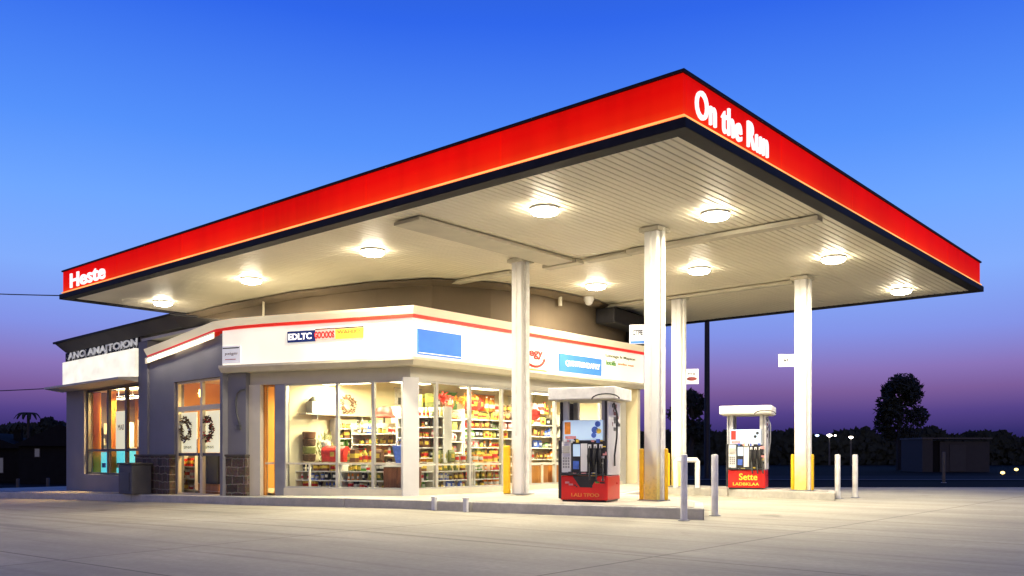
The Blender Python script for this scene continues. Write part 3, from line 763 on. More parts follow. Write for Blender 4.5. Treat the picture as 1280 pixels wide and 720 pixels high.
# red emblem
c = RF.p(3.95, .0, 3.2)
t = thing('red_emblem', 'small red emblem with a smile stroke on the lit band behind the slim column', 'emblem', tuple(c))
pts = [RF.p(3.98 + .36 * math.cos(a), .02, 3.3 + .2 * math.sin(a)) for a in [R(180 + 18 * i) for i in range(11)]]
mb = MB(); mb.tube(pts, .03, 8); mb.build('smile_stroke', 'ink_red', t, True)
lettering('iegy', .6, .26, RF.p(4.0, .004, 3.4), RF.d, RF.n, 'ink_red', t, .01, .03)
mb = MB(); mb.fbox(RF, 3.6, 4.45, .004, .012, 3.0, 3.035); mb.build('underline', 'pack_orange', t, True)
# green line sign
c = RF.p(7.6, .0, 3.5)
t = thing('slogan_lettering', 'small green and orange slogan lettering near the far end of the lit band', 'lettering', tuple(c))
lettering('Lonoage la Mapeon', 1.45, .1, RF.p(7.72, .004, 3.62), RF.d, RF.n, 'pack_olive', t, .008, .012)
lettering('botolifa', .46, .13, RF.p(7.25, .004, 3.44), RF.d, RF.n, 'pack_green', t, .008, .02)
lettering('amtlisn maie', .8, .06, RF.p(7.98, .004, 3.45), RF.d, RF.n, 'pack_orange', t, .008, .01)

# flag signs on columns
def flag_sign(fr, label, s0, s1, z0, z1, out, words, style):
    c = fr.p((s0 + s1) / 2, out, z0)
    t = thing('flag_sign', label, 'sign', tuple(c))
    mb = MB(); mb.fbox(fr, s0, s1, out - .02, out + .02, z0, z1); mb.build('panel', 'sign_white', t, True, bevel=.006)
    mid = (s0 + s1) / 2
    if style == 'A':
        lettering(words, (s1 - s0) * .62, .09, fr.p(mid, out + .021, (z0 + z1) / 2 + .03), fr.d, fr.n, 'ink_black', t, .004, .03)
        mb = MB(); mb.fbox(fr, s0 + .02, s1 - .02, out - .015, out + .024, z0 + .012, z0 + .05); mb.build('lower_band', 'lit_blue', t, True)
    elif style == 'D':
        lettering(words, (s1 - s0) * .6, .07, fr.p(mid, out + .021, (z0 + z1) / 2 + .06), fr.d, fr.n, 'ink_black', t, .004, .03)
        mb = MB(); pts = [fr.p(mid + .13 * math.cos(R(a)), out + .026, (z0 + z1) / 2 - .06 + .05 * math.sin(R(a))) for a in range(0, 360, 20)]
        mb.poly(pts); mb.build('oval_mark', 'ink_dark_red', t, True)
    else:
        lettering(words, .12, .07, fr.p(mid - .02, out + .021, (z0 + z1) / 2 + .01), fr.d, fr.n, 'ink_black', t, .004, .03)
    return t
RA = Fr((0, 0), (1, 0), (0, -1))
def camfr(k):   # a sign board that sticks out sideways from a column, turned a little
    p = uv(*cols[k]); return Fr(p, (.985, -.17), (-.17, -.985))
flag_sign(camfr('A'), 'white flag sign with bold black letters on the front pump column', -.44, -.155, 2.96, 3.3, 0, 'CTFE', 'A')
flag_sign(camfr('D'), 'white flag sign with a dark red oval on the rearmost column', .16, .5, 2.78, 3.16, 0, 'PTOK', 'D')
flag_sign(camfr('C'), 'white flag sign with two tiny black marks on the column beside the far pump', -.52, -.155, 2.98, 3.26, 0, 'at', 'C')

# ------------------------------------------------------------------ interior furniture and goods
def shelf_unit(fr_world, h, depth, w, tiers, name, label, group=None, wood=False):
    """built in a local frame: x along, front at -y"""
    (loc, rz) = fr_world
    t = thing(name, label, 'shelving', loc, rz, group)
    mb = MB(); mb.box(-w / 2, w / 2, depth / 2 - .02, depth / 2, .05, h); mb.build('back_panel', 'cream_wall', t)
    mb = MB(); mb.box(-w / 2, w / 2, -depth / 2 + .02, depth / 2 - .021, 0, .09); mb.build('plinth', 'shelf_board', t)
    for sx in (-1, 1):
        mb = MB(); x = sx * (w / 2 + .012); mb.box(x - .012, x + .012, -depth / 2, depth / 2, 0, h); mb.build('end_panel', 'shelf_metal', t)
    for k in range(tiers):
        z = .1 + (h - .1) * k / tiers
        mb = MB(); mb.box(-w / 2, w / 2, -depth / 2, depth / 2 - .021, z - .014, z); s = mb.build('shelf', 'shelf_board', t)
        mb = MB(); mb.box(-w / 2, w / 2, -depth / 2 - .008, -depth / 2 - .001, z - .02, z + .006); mb.build('price_rail', 'shelf_metal', s)
    return t
def on(fr, s, out, z, sign=1):
    """pose of a unit against a facade: front faces the glass; sign=+1 when reading runs along d"""
    r = fr.d * sign
    p = fr.p(s, out, z)
    return (tuple(p), math.atan2(r.y, r.x))

# goods: one mesh per kind and colour
GOODS = {}
def goods_mesh(kind, colr):
    key = (kind, colr)
    if key in GOODS: return GOODS[key]
    mb = MB(); c2 = {'red': 'yellow', 'white': 'red', 'yellow': 'red', 'green': 'white', 'blue': 'white', 'orange': 'white', 'brown': 'yellow', 'black': 'white', 'olive': 'yellow', 'pink': 'white'}[colr]
    if kind == 'carton':
        mb.box(-.065, .065, -.045, .045, 0, .2); n0 = len(mb.bm.faces)
        mb.box(-.066, .066, -.047, .047, .07, .14)
    elif kind == 'bottle':
        mb.lathe([(.034, 0), (.038, .01), (.038, .14), (.03, .17), (.014, .2), (.013, .225)], n=10); n0 = len(mb.bm.faces)
        mb.lathe([(.016, .222), (.016, .25)], n=10); mb.lathe([(.0392, .05), (.0392, .12)], n=10)
    elif kind == 'tin':
        mb.lathe([(.045, 0), (.047, .005), (.047, .125), (.045, .13)], n=12); n0 = len(mb.bm.faces)
        mb.lathe([(.0476, .035), (.0476, .1)], n=12)
    else:                                                     # snack bag: pillow pinched at both ends
        for z0, z1, t0, t1 in ((0, .03, .006, .03), (.03, .1, .03, .045), (.1, .17, .045, .03), (.17, .21, .03, .006)):
            w0 = .075 if z0 else .08; mb.hexa([(-w0, -t0, z0), (w0, -t0, z0), (w0, t0, z0), (-w0, t0, z0)], [(-w0, -t1, z1), (w0, -t1, z1), (w0, t1, z1), (-w0, t1, z1)])
        n0 = len(mb.bm.faces); mb.hexa([(-.04, -.05, .07), (.04, -.05, .07), (.04, -.02, .07), (-.04, -.02, .07)], [(-.04, -.05, .14), (.04, -.05, .14), (.04, -.02, .14), (-.04, -.02, .14)])
    mb.bm.faces.ensure_lookup_table()
    for f in list(mb.bm.faces)[n0:]: f.material_index = 1
    me = bpy.data.meshes.new(kind)
    bmesh.ops.recalc_face_normals(mb.bm, faces=mb.bm.faces); mb.bm.to_mesh(me); mb.bm.free()
    me.materials.append(M['pack_' + colr]); me.materials.append(M['pack_' + c2])
    GOODS[key] = me; return me
WID = dict(carton=.145, bottle=.09, tin=.105, snack_bag=.17)
def stock(pose, h, depth, w, tiers, place, rng, big=1.0, palette=None):
    (loc, rz) = pose; mt = Matrix.Translation(Vector(loc)) @ Matrix.Rotation(rz, 4, 'Z')
    for k in range(tiers):
        z = .1 + (h - .1) * k / tiers; gap = (h - .1) / tiers - .02
        x = -w / 2 + .08
        while x < w / 2 - .06:
            kind = rng.choice(['carton', 'bottle', 'tin', 'snack_bag']); colr = rng.choice(palette or ['red', 'orange', 'yellow', 'green', 'olive', 'olive', 'blue', 'white', 'brown', 'brown', 'black', 'black', 'red', 'pink', 'yellow'])
            run = rng.randint(1, 3)
            for _ in range(run):
                sc = big * rng.choice([.8, .9, 1.0, 1.1]) * .9; ww = WID[kind] * sc
                if x + ww > w / 2 - .02: x = w; break
                hh = dict(carton=.2, bottle=.25, tin=.13, snack_bag=.21)[kind]
                if hh * sc > gap: sc = gap / hh
                o = bpy.data.objects.new(kind, goods_mesh(kind, colr)); COL.objects.link(o)
                p = mt @ Vector((x + ww / 2, -depth / 2 + .09 + rng.uniform(-.03, .09), z + .001))
                o.location = p; o.rotation_euler = (0, 0, rz + rng.uniform(-.4, .4)); o.scale = (sc, sc, sc)
                kn = kind.replace('_', ' ')
                tag(o, f'{colr} {kn} on {place}'.replace('closest to', 'by').replace('straight behind', 'behind'), kn, f'{colr} {kn}s on {place}')
                x += ww + .012
            x += rng.choice([0, 0, .01, .04])
rng = random.Random(3)
FL = .13
NUM = ['first', 'second', 'third', 'fourth', 'fifth', 'sixth', 'seventh', 'eighth']
# low displays right behind the side windows
for i, s in enumerate((1.85, 3.15, )):
    pose = on(RF, s + .0, -.78, FL); pl = f'the low shelf behind the {["second", "third"][i]} side window from the corner'
    shelf_unit(pose, .7, .36, 1.2, 3, 'display_shelf', f'low white shelf behind the {["second", "third"][i]} side window from the corner', 'low display shelves inside the windows')
    stock(pose, .7, .36, 1.2, 3, pl, rng, 1.15)
    stock(((pose[0][0], pose[0][1], pose[0][2] + .6), pose[1]), .5, .36, 1.2, 1, pl.replace('the low', 'top of the low').replace(' from the corner', ''), rng, 1.3)
pose = on(RF, .85, -.78, FL)
shelf_unit(pose, .7, .36, .66, 3, 'display_shelf', 'narrow low white shelf behind the side window next to the corner post', 'low display shelves inside the windows')
stock(pose, .7, .36, .66, 3, 'the narrow low shelf next to the corner post', rng, 1.15)
# tall shelving further in
for i, s in enumerate((2.6, 4.65, 6.7)):
    pose = on(RF, s, -2.2, FL); nm = ['nearest the corner post', 'in the middle of the side windows', 'at the far end by the pump'][i]
    nm = ['closest to the corner post', 'midway along the side windows', 'at the far end behind the pump'][i]
    tn = (7, 8, 6)[i]
    shelf_unit(pose, 2.0, .42, 1.96, tn, 'tall_shelf', f'tall stocked shelf {nm} inside the shop', 'tall stocked shelves inside the shop')
    stock(pose, 2.0, .42, 1.96, tn, f'the tall shelf {nm}', rng, 1.15)
    stock(((pose[0][0], pose[0][1], pose[0][2] + 1.9), pose[1]), .5, .42, 1.96, 1, f'top of the tall shelf {nm}', rng, 1.5)
# front side
for i, (s, pl) in enumerate(((1.55, 'the low shelf behind the middle front window'), (2.75, 'the low shelf behind the wide front window'))):
    pose = on(F1, s, -.8, FL, -1)
    shelf_unit(pose, .7, .36, 1.1, 3, 'display_shelf', pl.replace('the low', 'low white'), 'low display shelves inside the windows')
    stock(pose, .7, .36, 1.1, 3, pl, rng, 1.15, ['olive', 'green', 'yellow', 'red', 'orange', 'white', 'black'] if i == 0 else None)
    if i == 0: stock(((pose[0][0], pose[0][1], pose[0][2] + .6), pose[1]), .5, .36, 1.1, 1, pl.replace('the low', 'top of the low'), rng, 1.35, ['olive', 'brown', 'red', 'yellow', 'black'])
for i, (s, pl) in enumerate(((.75, 'the tall shelf straight behind the corner front window'), (1.95, 'the tall shelf behind the middle front window'))):
    pose = on(F1, s, -1.95, FL, -1)
    hh, tt = (1.95, 8) if i == 0 else (1.6, 6)
    shelf_unit(pose, hh, .42, 1.15, tt, 'tall_shelf', pl.replace('the tall', 'tall stocked'), 'tall stocked shelves inside the shop')
    stock(pose, hh, .42, 1.15, tt, pl, rng, 1.12)
    if i == 0: stock(((pose[0][0], pose[0][1], pose[0][2] + hh - .1), pose[1]), .5, .42, 1.15, 1, pl.replace('the tall', 'top of the tall'), rng, 1.5)
# wood-fronted counters
def counter(pose, w, m, label):
    t = thing('wooden_counter', label, 'counter', pose[0], pose[1], 'wood-fronted counters inside the windows')
    mb = MB(); mb.box(-w / 2, w / 2, -.2, .2, .06, .6); mb.build('carcass', m, t)
    k = max(2, int(w / .42))
    for j in range(k):
        mb = MB(); x0 = -w / 2 + w * j / k; mb.box(x0 + .012, x0 + w / k - .012, -.222, -.202, .09, .575); mb.build('door', m, t, bevel=.004)
    mb = MB(); mb.box(-w / 2 - .02, w / 2 + .02, -.235, .22, .601, .64); mb.build('counter_top', 'shelf_metal', t)
    return t
counter(on(F1, .62, -.7, FL, -1), .7, 'wood_brown', 'dark brown wooden counter behind the corner front window')
counter(on(RF, 4.75, -.75, FL), .9, 'wood_orange', 'orange wooden counter behind the side window next to the slim column')
counter(on(RF, 5.85, -.75, FL), .9, 'wood_orange', 'orange wooden counter behind the side window next to the pump')
# odd pieces in the windows
def wreath(name, label, c, n, r, m='wreath_brown', seed=1, dots='pack_red'):
    """ring of twigs and berries hung against a wall; c centre, n outward"""
    t = thing(name, label, 'wreath', tuple(c)); n = Vector(n).to_3d(); rd = Vector((-n.y, n.x, 0)); up = Vector((0, 0, 1)); q = random.Random(seed)
    mb = MB(); mb2 = MB()
    for i in range(150):
        a = q.uniform(0, 6.283); rr = r * q.uniform(.55, 1.08)
        p = rd * math.cos(a) * rr + up * math.sin(a) * rr + n * q.uniform(.02, .08)
        d = Vector((q.uniform(-1, 1), q.uniform(-1, 1), q.uniform(-1, 1))).normalized() * r * .2
        s = d.orthogonal().normalized() * r * .09
        tgt = mb if i % 4 else mb2
        tgt.poly([p - d, p + s, p + d, p - s])
    mb.build('twigs', m, t); mb2.build('berries', dots, t)
    return t
# goods on the partition wall seen through the wide front window
pw = Fr(pt.o, pt.d, -U)       # faces the shop
t = thing('wall_shelf', 'long thin shelf high on the cream wall behind the wide front window', 'shelf', tuple(pw.p(1.0, .1, 1.9)))
mb = MB(); mb.fbox(pw, .25, 2.3, .1, .36, 1.9, 1.93); mb.build('board', 'shelf_board', t, True)
for s in (.6, 1.9):
    mb = MB(); mb.fbox(pw, s, s + .03, .1, .3, 1.8, 1.899); mb.build('bracket', 'mullion_grey', t, True)
r_ = V.normalized()
pose = (tuple(pw.p(1.75, .3, FL)), math.atan2(r_.y, r_.x))
shelf_unit(pose, 1.7, .3, 1.3, 7, 'tall_shelf', 'tall shelf of small goods against the cream wall behind the wide front window', 'tall stocked shelves inside the shop')
stock(pose, 1.7, .3, 1.3, 7, 'the tall shelf against the cream wall', rng, 1.1, ['olive', 'brown', 'red', 'yellow', 'orange', 'green', 'black', 'white'])
wreath('wreath', 'dark round wreath leaning on the high wall shelf', pw.p(1.5, .22, 2.16), pw.n, .22, seed=4, dots='pack_brown')
t = thing('lantern', 'grey box lantern standing at one end of the high wall shelf', 'lantern', tuple(pw.p(.55, .22, 1.93)))
mb = MB(); mb.fbox(pw, .43, .67, .12, .34, 1.932, 2.2); mb.build('body', 'mullion_grey', t, True, bevel=.01)
mb = MB(); c = pw.p(.55, .23, 2.2); mb.lathe([(.13, 0), (.09, .06), (.03, .12)], c, 10); mb.build('lid', 'mullion_dark', t, True)
mb = MB(); mb.tube([pw.p(.55 + .07 * math.cos(R(a)), .23, 2.31 + .08 * math.sin(R(a))) for a in range(0, 181, 20)], .008, 6); mb.build('handle', 'mullion_dark', t, True)
for i, (sx, z0, w_, h_, m_, lab) in enumerate(((3.1, 2.15, .9, .5, 'pack_white', 'white notice board high on the back wall near the corner post'), (4.6, 2.2, .7, .45, 'pack_green', 'green notice board high on the back wall of the shop'),
        (6.0, 2.2, .8, .45, 'pack_orange', 'orange notice board high on the back wall of the shop'), (7.4, 2.2, .8, .45, 'paper_cream', 'cream notice board high on the back wall toward the pump'))):
    t = thing('notice_board', lab, 'board', tuple(pw.p(sx, .1, z0)))
    mb = MB(); mb.fbox(pw, sx, sx + w_, .101, .12, z0, z0 + h_); mb.build('sheet', m_, t, True)
    mb = MB(); mb.fbox(pw, sx - .02, sx + w_ + .02, .101, .128, z0 + h_ + .001, z0 + h_ + .025); mb.build('rail', 'mullion_grey', t, True)
    mb = MB(); mb.fbox(pw, sx + .1, sx + w_ - .1, .121, .126, z0 + .1, z0 + h_ * .55); mb.build('picture', ['pack_black', 'pack_yellow', 'pack_red', 'pack_brown'][i], t, True)
# tall dark basket stack, red chest, hat, blue bag
c = F1.p(3.05, -.78, FL + .71)
t = thing('basket_tower', 'tall narrow tower of dark woven baskets behind the wide front window', 'basket', tuple(c))
for i in range(4):
    mb = MB(); mb.lathe([(.1, 0), (.14, .02), (.155, .15), (.14, .165), (.13, .15), (.05, .1)], (c.x, c.y, c.z + .17 * i), 14); mb.build('basket', ['wreath_brown', 'pack_olive', 'wreath_brown', 'pack_brown'][i], t, True, smooth=True)
for i, (sx, o_, z_, r_, m_, lab) in enumerate(((2.86, -1.1, FL, .2, 'pack_olive', 'tall bushy dried plant in a pot behind the wide front window'), (2.62, -.8, FL + .705, .1, 'pack_white', 'pale dried flower bunch on the low shelf beside the basket tower'))):
    c = F1.p(sx, o_, z_); t = thing('potted_plant', lab, 'plant', tuple(c)); q = random.Random(40 + i)
    mb = MB(); mb.lathe([(r_ * .6, 0), (r_ * .8, r_ * 1.3), (r_ * .75, r_ * 1.35)], c, 14); mb.build('pot', 'pack_brown', t, True)
    mb = MB(); hh = 1.35 if i == 0 else .45
    for k in range(170):
        a = q.uniform(0, 6.283); z = q.uniform(r_ * 1.2, hh); p = c + Vector((math.cos(a) * r_ * q.random(), math.sin(a) * r_ * q.random(), z)); d = Vector((q.uniform(-.6, .6), q.uniform(-.6, .6), 1)).normalized() * .07; e = d.orthogonal().normalized() * .022
        mb.poly([p - d, p - e, p + d, p + e])
    mb.build('foliage', m_, t, True)
c = F1.p(2.35, -.78, FL + .705)
t = thing('gift_chest', 'red chest with a domed lid on the low shelf behind the wide front window', 'chest', tuple(c), math.atan2(-.373, .927) * -1 * -1)
mb = MB(); mb.box(-.28, .28, -.14, .14, 0, .2); mb.build('body', 'pack_red', t, bevel=.012)
mb = MB(); mb.tube([(-.29, 0, .2), (.29, 0, .2)], .145, 16); mb.build('lid', 'pack_red', t)
mb = MB(); mb.box(-.05, .05, -.152, -.141, .12, .22); mb.build('clasp', 'pack_yellow', t)
c = F1.p(1.72, -1.82, FL + 1.6)
t = thing('red_hat', 'wide red felt hat on a stand above the shelf in the middle front window', 'hat', tuple(c))
mb = MB(); mb.tube([(c.x, c.y, c.z + .0), (c.x, c.y, c.z + .16)], .02); mb.build('stand', 'mullion_dark', t, True)
mb = MB(); mb.lathe([(.26, .12), (.27, .135), (.2, .2), (.19, .3), (.15, .36), (.04, .38)], c, 20); mb.build('felt', 'pack_red', t, True, smooth=True)
c = F1.p(.62, -.7, FL + .641)
t = thing('blue_bag', 'bright blue carrier bag on the brown counter in the corner front window', 'bag', tuple(c), -.38)
mb = MB(); mb.hexa([(-.12, -.07, .0), (.12, -.07, .0), (.12, .07, .0), (-.12, .07, .0)], [(-.22, -.09, .42), (.22, -.09, .42), (.22, .09, .42), (-.22, .09, .42)]); mb.build('body', 'pack_blue', t, bevel=.02)
for y in (-.09, .09):
    mb = MB(); mb.tube([(-.1 + .1 * (1 - math.cos(R(a))), y, .42 + .12 * math.sin(R(a))) for a in range(0, 181, 20)], .01, 6); mb.build('handle', 'pack_blue', t)
c = RF.p(5.45, -1.2, 2.05)
t = thing('paper_lantern', 'round red paper lantern hanging inside the side window by the pump', 'lantern', tuple(c))
mb = MB(); mb.lathe([(.03, -.17)] + [(.18 * math.sin(R(a)), -.17 * math.cos(R(a))) for a in range(15, 166, 15)] + [(.03, .17)], c, 18); mb.build('shade', 'pack_red', t, True, smooth=True)
mb = MB(); mb.tube([(c.x, c.y, 2.22), (c.x, c.y, 2.9)], .006, 6); mb.build('cord', 'mullion_dark', t, True)
for i, s in enumerate((3.0, 3.9)):
    c = RF.p(s, -2.1, FL + 2.0)
    t = thing('flower_pot', ['red flowering pot plant on top of the tall shelf near the slim column', 'orange flowering pot plant on top of the tall shelf behind the slim column'][i], 'plant', tuple(c))
    mb = MB(); mb.lathe([(.07, 0), (.1, .14), (.1, .15)], c, 14); mb.build('pot', 'pack_brown', t, True)
    mb = MB(); q = random.Random(i)
    for k in range(120):
        p = c + Vector((q.gauss(0, .11), q.gauss(0, .11), .25 + q.gauss(0, .07))); d = Vector((q.uniform(-1, 1), q.uniform(-1, 1), q.uniform(-1, 1))).normalized() * .05; e = d.orthogonal()
        mb.poly([p - d, p - e * .6, p + d, p + e * .6])
    mb.build('flowers', ['pack_red', 'pack_orange'][i], t, True)
# posters with wreaths behind the doors, counter, rack
for i, (s, lab) in enumerate(((.98, 'cream poster panel with a ragged brown wreath inside the door next to the pier'), (2.1, 'cream poster panel with a full brown wreath inside the door next to the grey wall'))):
    t = thing('poster', lab, 'poster', tuple(F2.p(s, -.32, 1.1)))
    mb = MB(); mb.fbox(F2, s - .48, s + .48, -.2, -.18, 1.04, 2.02); mb.build('sheet', 'poster_glow', t, True)
    lettering('SPNVI', .4, .07, F2.p(s, -.179, 1.17), -F2.d, F2.n, 'pack_olive', t, .004, 0)
    wreath('wreath', ['ragged brown wreath with red berries on the poster next to the pier', 'full brown wreath with cream bow colours on the poster next to the grey wall'][i], F2.p(s, -.17, 1.6), F2.n, .29, seed=10 + i, dots='pack_red' if i == 0 else 'pack_white')
t = thing('dark_cabinet', 'black two-door cabinet standing inside the entrance door', 'cabinet', tuple(F2.p(1.4, -.5, .0)))
mb = MB(); mb.fbox(F2, .85, 1.9, -.75, -.35, .3, 1.0); mb.build('carcass', 'pump_dark', t, True, bevel=.01)
for a in (.88, 1.39):
    mb = MB(); mb.fbox(F2, a, a + .48, -.348, -.33, .32, .98); mb.build('door', 'mullion_dark', t, True)
mb = MB(); mb.fbox(F2, .85, 1.9, -.75, -.35, .06, .295); mb.build('plinth', 'wood_orange', t, True)
pose = (tuple(F2.p(2.75, -.6, .0)), math.atan2(-F2.d.y, -F2.d.x))
shelf_unit(pose, 1.0, .34, 1.0, 3, 'display_shelf', 'low shelf of bright packets inside the entrance next to the grey wall', 'low display shelves inside the windows')
stock(pose, 1.0, .34, 1.0, 3, 'the low shelf inside the entrance', rng, 1.15, ['red', 'white', 'pink', 'brown'])
# wing window: curtains, posters, cool boxes
def curtain(s0, s1, label, o=-.34):
    t = thing('curtain', label, 'curtain', tuple(F2.p((s0 + s1) / 2, o, .5)), 0, 'orange curtains in the wing window')
    mb = MB(); k = 24; a = [F2.p(s0 + (s1 - s0) * i / k, o + .03 * math.sin(i * 2.1), 0) for i in range(k + 1)]
    for p, q in zip(a, a[1:]): mb.poly([(p.x, p.y, .46), (q.x, q.y, .46), (q.x, q.y, 2.8), (p.x, p.y, 2.8)])
    mb.build('fabric', 'curtain_orange', t, True)
    mb = MB(); mb.tube([F2.p(s0, o, 2.81), F2.p(s1, o, 2.81)], .015, 6); mb.build('rod', 'mullion_dark', t, True)
curtain(7.95, 8.65, 'orange curtain drawn to the outer edge of the wing window')
curtain(6.85, 7.2, 'orange curtain hanging at the middle of the wing window')
t = thing('poster', 'tall white poster hanging in the middle of the wing window', 'poster', tuple(F2.p(6.3, -.26, 1.15)))
mb = MB(); mb.fbox(F2, 5.95, 6.65, -.27, -.255, 1.15, 2.2); mb.build('sheet', 'poster_glow', t, True)
lettering('MAII', .4, .16, F2.p(6.3, -.254, 1.75), -F2.d, F2.n, 'pack_brown', t, .004, 0)
for i, (s, w, h, lab) in enumerate(((7.0, 1.05, .72, 'glowing teal cool box, widest of three in the wing window'), (7.86, .6, .62, 'small glowing teal cool box in the middle of three in the wing window'), (8.55, .65, .58, 'glowing teal cool box by the outer curtain of the wing window'))):
    t = thing('cool_box', lab, 'cool box', tuple(F2.p(s, -.55, .3)), 0, 'glowing cool boxes in the wing window')
    mb = MB(); mb.fbox(F2, s - w / 2, s + w / 2, -.75, -.4, -.1, .44 + h); mb.build('body', 'teal_body', t, True, bevel=.02)
    mb = MB(); mb.fbox(F2, s - w / 2 - .01, s + w / 2 + .01, -.76, -.39, .442 + h, .48 + h); mb.build('lid', 'pump_white', t, True, bevel=.01)
    mb = MB(); mb.fbox(F2, s - w * .2, s + w * .25, -.398, -.39, .62, .75); mb.build('front_label', ['pack_white', 'pack_blue', 'pack_white'][i], t, True)
pose = (tuple(F2.p(8.6, -1.1, .2)), math.atan2(-F2.d.y, -F2.d.x))
shelf_unit(pose, 1.75, .36, 1.3, 5, 'tall_shelf', 'tall shelf of red and brown goods inside the wing window', 'tall stocked shelves inside the shop')
stock(pose, 1.75, .36, 1.3, 5, 'the tall shelf inside the wing window', rng, 1.15, ['red', 'brown', 'orange', 'white', 'black'])
t = thing('picture_frame', 'framed pale picture on the orange wall of the wing near the grey wall', 'picture', tuple(F2.p(6.0, -.8, 1.3)))
mb = MB(); mb.fbox(F2, 5.6, 6.5, -.82, -.78, 1.15, 2.05); mb.build('frame', 'wood_brown', t, True)
mb = MB(); mb.fbox(F2, 5.67, 6.43, -.778, -.77, 1.22, 1.98); mb.build('sheet', 'paper_cream', t, True)
mb = MB(); mb.fbox(F2, 5.8, 6.2, -.769, -.764, 1.3, 1.62); mb.build('figure', 'pack_brown', t, True)

# ceiling lights inside
tro = None
spots = [(RF.p(1.2, -1.4, 2.64), RF, 'flat ceiling light inside the corner of the shop', (1, .87, .56), 190), (RF.p(3.6, -1.4, 2.64), RF, 'flat ceiling light behind the third side window', (1, .87, .56), 190),
         (RF.p(6.2, -1.4, 2.64), RF, 'flat ceiling light behind the windows near the pump', (1, .87, .56), 190), (RF.p(2.4, -3.6, 2.64), RF, 'flat ceiling light over the aisle behind the tall shelves', (1, .87, .56), 190),
         (RF.p(5.4, -3.6, 2.64), RF, 'flat ceiling light over the far aisle behind the tall shelves', (1, .87, .56), 175), (F1.p(2.4, -1.25, 2.64), F1, 'flat ceiling light behind the wide front window', (1, .87, .56), 135),
         (F2.p(1.2, -1.2, 2.64), F2, 'flat ceiling light over the entrance lobby', (1, .72, .32), 150), (F2.p(7.2, -.75, 2.64), F2, 'flat ceiling light in the wing behind the curtains', (1, .64, .25), 380)]
for p, fr, lab, colr, e in spots:
    rz = math.atan2(fr.d.y, fr.d.x)
    if tro is None:
        tro = thing('ceiling_light', lab, 'ceiling light', tuple(p), rz, 'flat ceiling lights inside the shop')
        mb = MB(); mb.box(-.62, .62, -.17, .17, -.03, .018); mb.build('housing', 'white_metal', tro)
        mb = MB(); mb.box(-.58, .58, -.13, .13, .019, .026); mb.build('ceiling_fill', 'ceiling_fill_glow', tro)  # glowing top added only to brighten the ceiling and upper walls
        for sx in (-.5, .5):
            mb = MB(); mb.tube([(sx, 0, .02), (sx, 0, .26)], .008, 6); mb.build('hanger', 'mullion_grey', tro)
        mb = MB(); mb.box(-.58, .58, -.13, .13, -.04, -.031); mb.build('diffuser', 'troffer', tro)
    else:
        dup(tro, tuple(p), rz, lab)
    ld = bpy.data.lights.new('shop_lamp', 'AREA'); ld.shape = 'RECTANGLE'; ld.size = 1.1; ld.size_y = .22; ld.energy = e; ld.color = colr
    lo = bpy.data.objects.new('shop_lamp', ld); COL.objects.link(lo); lo.location = (p.x, p.y, p.z - .05); lo.rotation_euler = (0, 0, rz)
# entrance pendant lamps
for i, (s, z, lab) in enumerate(((2.05, 2.5, 'small glowing star lamp high in the entrance'), )):
    c = F2.p(s, -.5, z); t = thing('pendant_lamp', lab, 'lamp', tuple(c))
    mb = MB(); pts = [(.1 if k % 2 == 0 else .05) for k in range(10)]
    rd = F2.d.to_3d()
    mb.hexa([c + rd * r * math.cos(R(36 * k)) + Vector((0, 0, r * math.sin(R(36 * k)))) + F2.n.to_3d() * .0 for k, r in enumerate(pts)], [c + rd * r * math.cos(R(36 * k)) + Vector((0, 0, r * math.sin(R(36 * k)))) + F2.n.to_3d() * .04 for k, r in enumerate(pts)])
    mb.build('star', 'warm_bulb', t, True)
    mb = MB(); mb.tube([(c.x, c.y, z + .1), (c.x, c.y, 2.9)], .006, 6); mb.build('cord', 'mullion_dark', t, True)

# grey cabinet outside the wing and bent cable on the pier
t = thing('litter_bin', 'square dark grey bin standing against the stone base of the shop', 'bin', tuple(F2.p(3.7, .4, g(-9.3) + .18)))
zb = g(-9.3) + .186
mb = MB(); mb.fbox(F2, 3.3, 4.1, .18, .68, zb, .74); mb.build('body', 'bin_grey', t, True, bevel=.02)
mb = MB(); mb.fbox(F2, 3.27, 4.13, .16, .71, .742, .79); mb.build('lid', 'kerb_stone', t, True, bevel=.015)
mb = MB(); mb.fbox(F2, 3.42, 3.98, .682, .695, .1, .55); mb.build('door', 'mullion_dark', t, True)
t = thing('wall_cable', 'thin dark cable hanging in a bend on the blue-grey pier', 'cable', tuple(F1.p(4.5, -.1, 1.6)))
mb = MB(); mb.tube([F1.p(4.28, -.08, 2.45), F1.p(4.4, -.1, 2.44), F1.p(4.5, -.1, 2.36), F1.p(4.54, -.1, 2.2), F1.p(4.52, -.1, 1.95), F1.p(4.46, -.1, 1.75), F1.p(4.44, -.105, 1.65)], .016, 8); mb.build('cord', 'mullion_dark', t, True)
mb = MB(); mb.fbox(F1, 4.4, 4.49, -.118, -.07, 1.56, 1.66); mb.build('socket', 'mullion_dark', t, True)

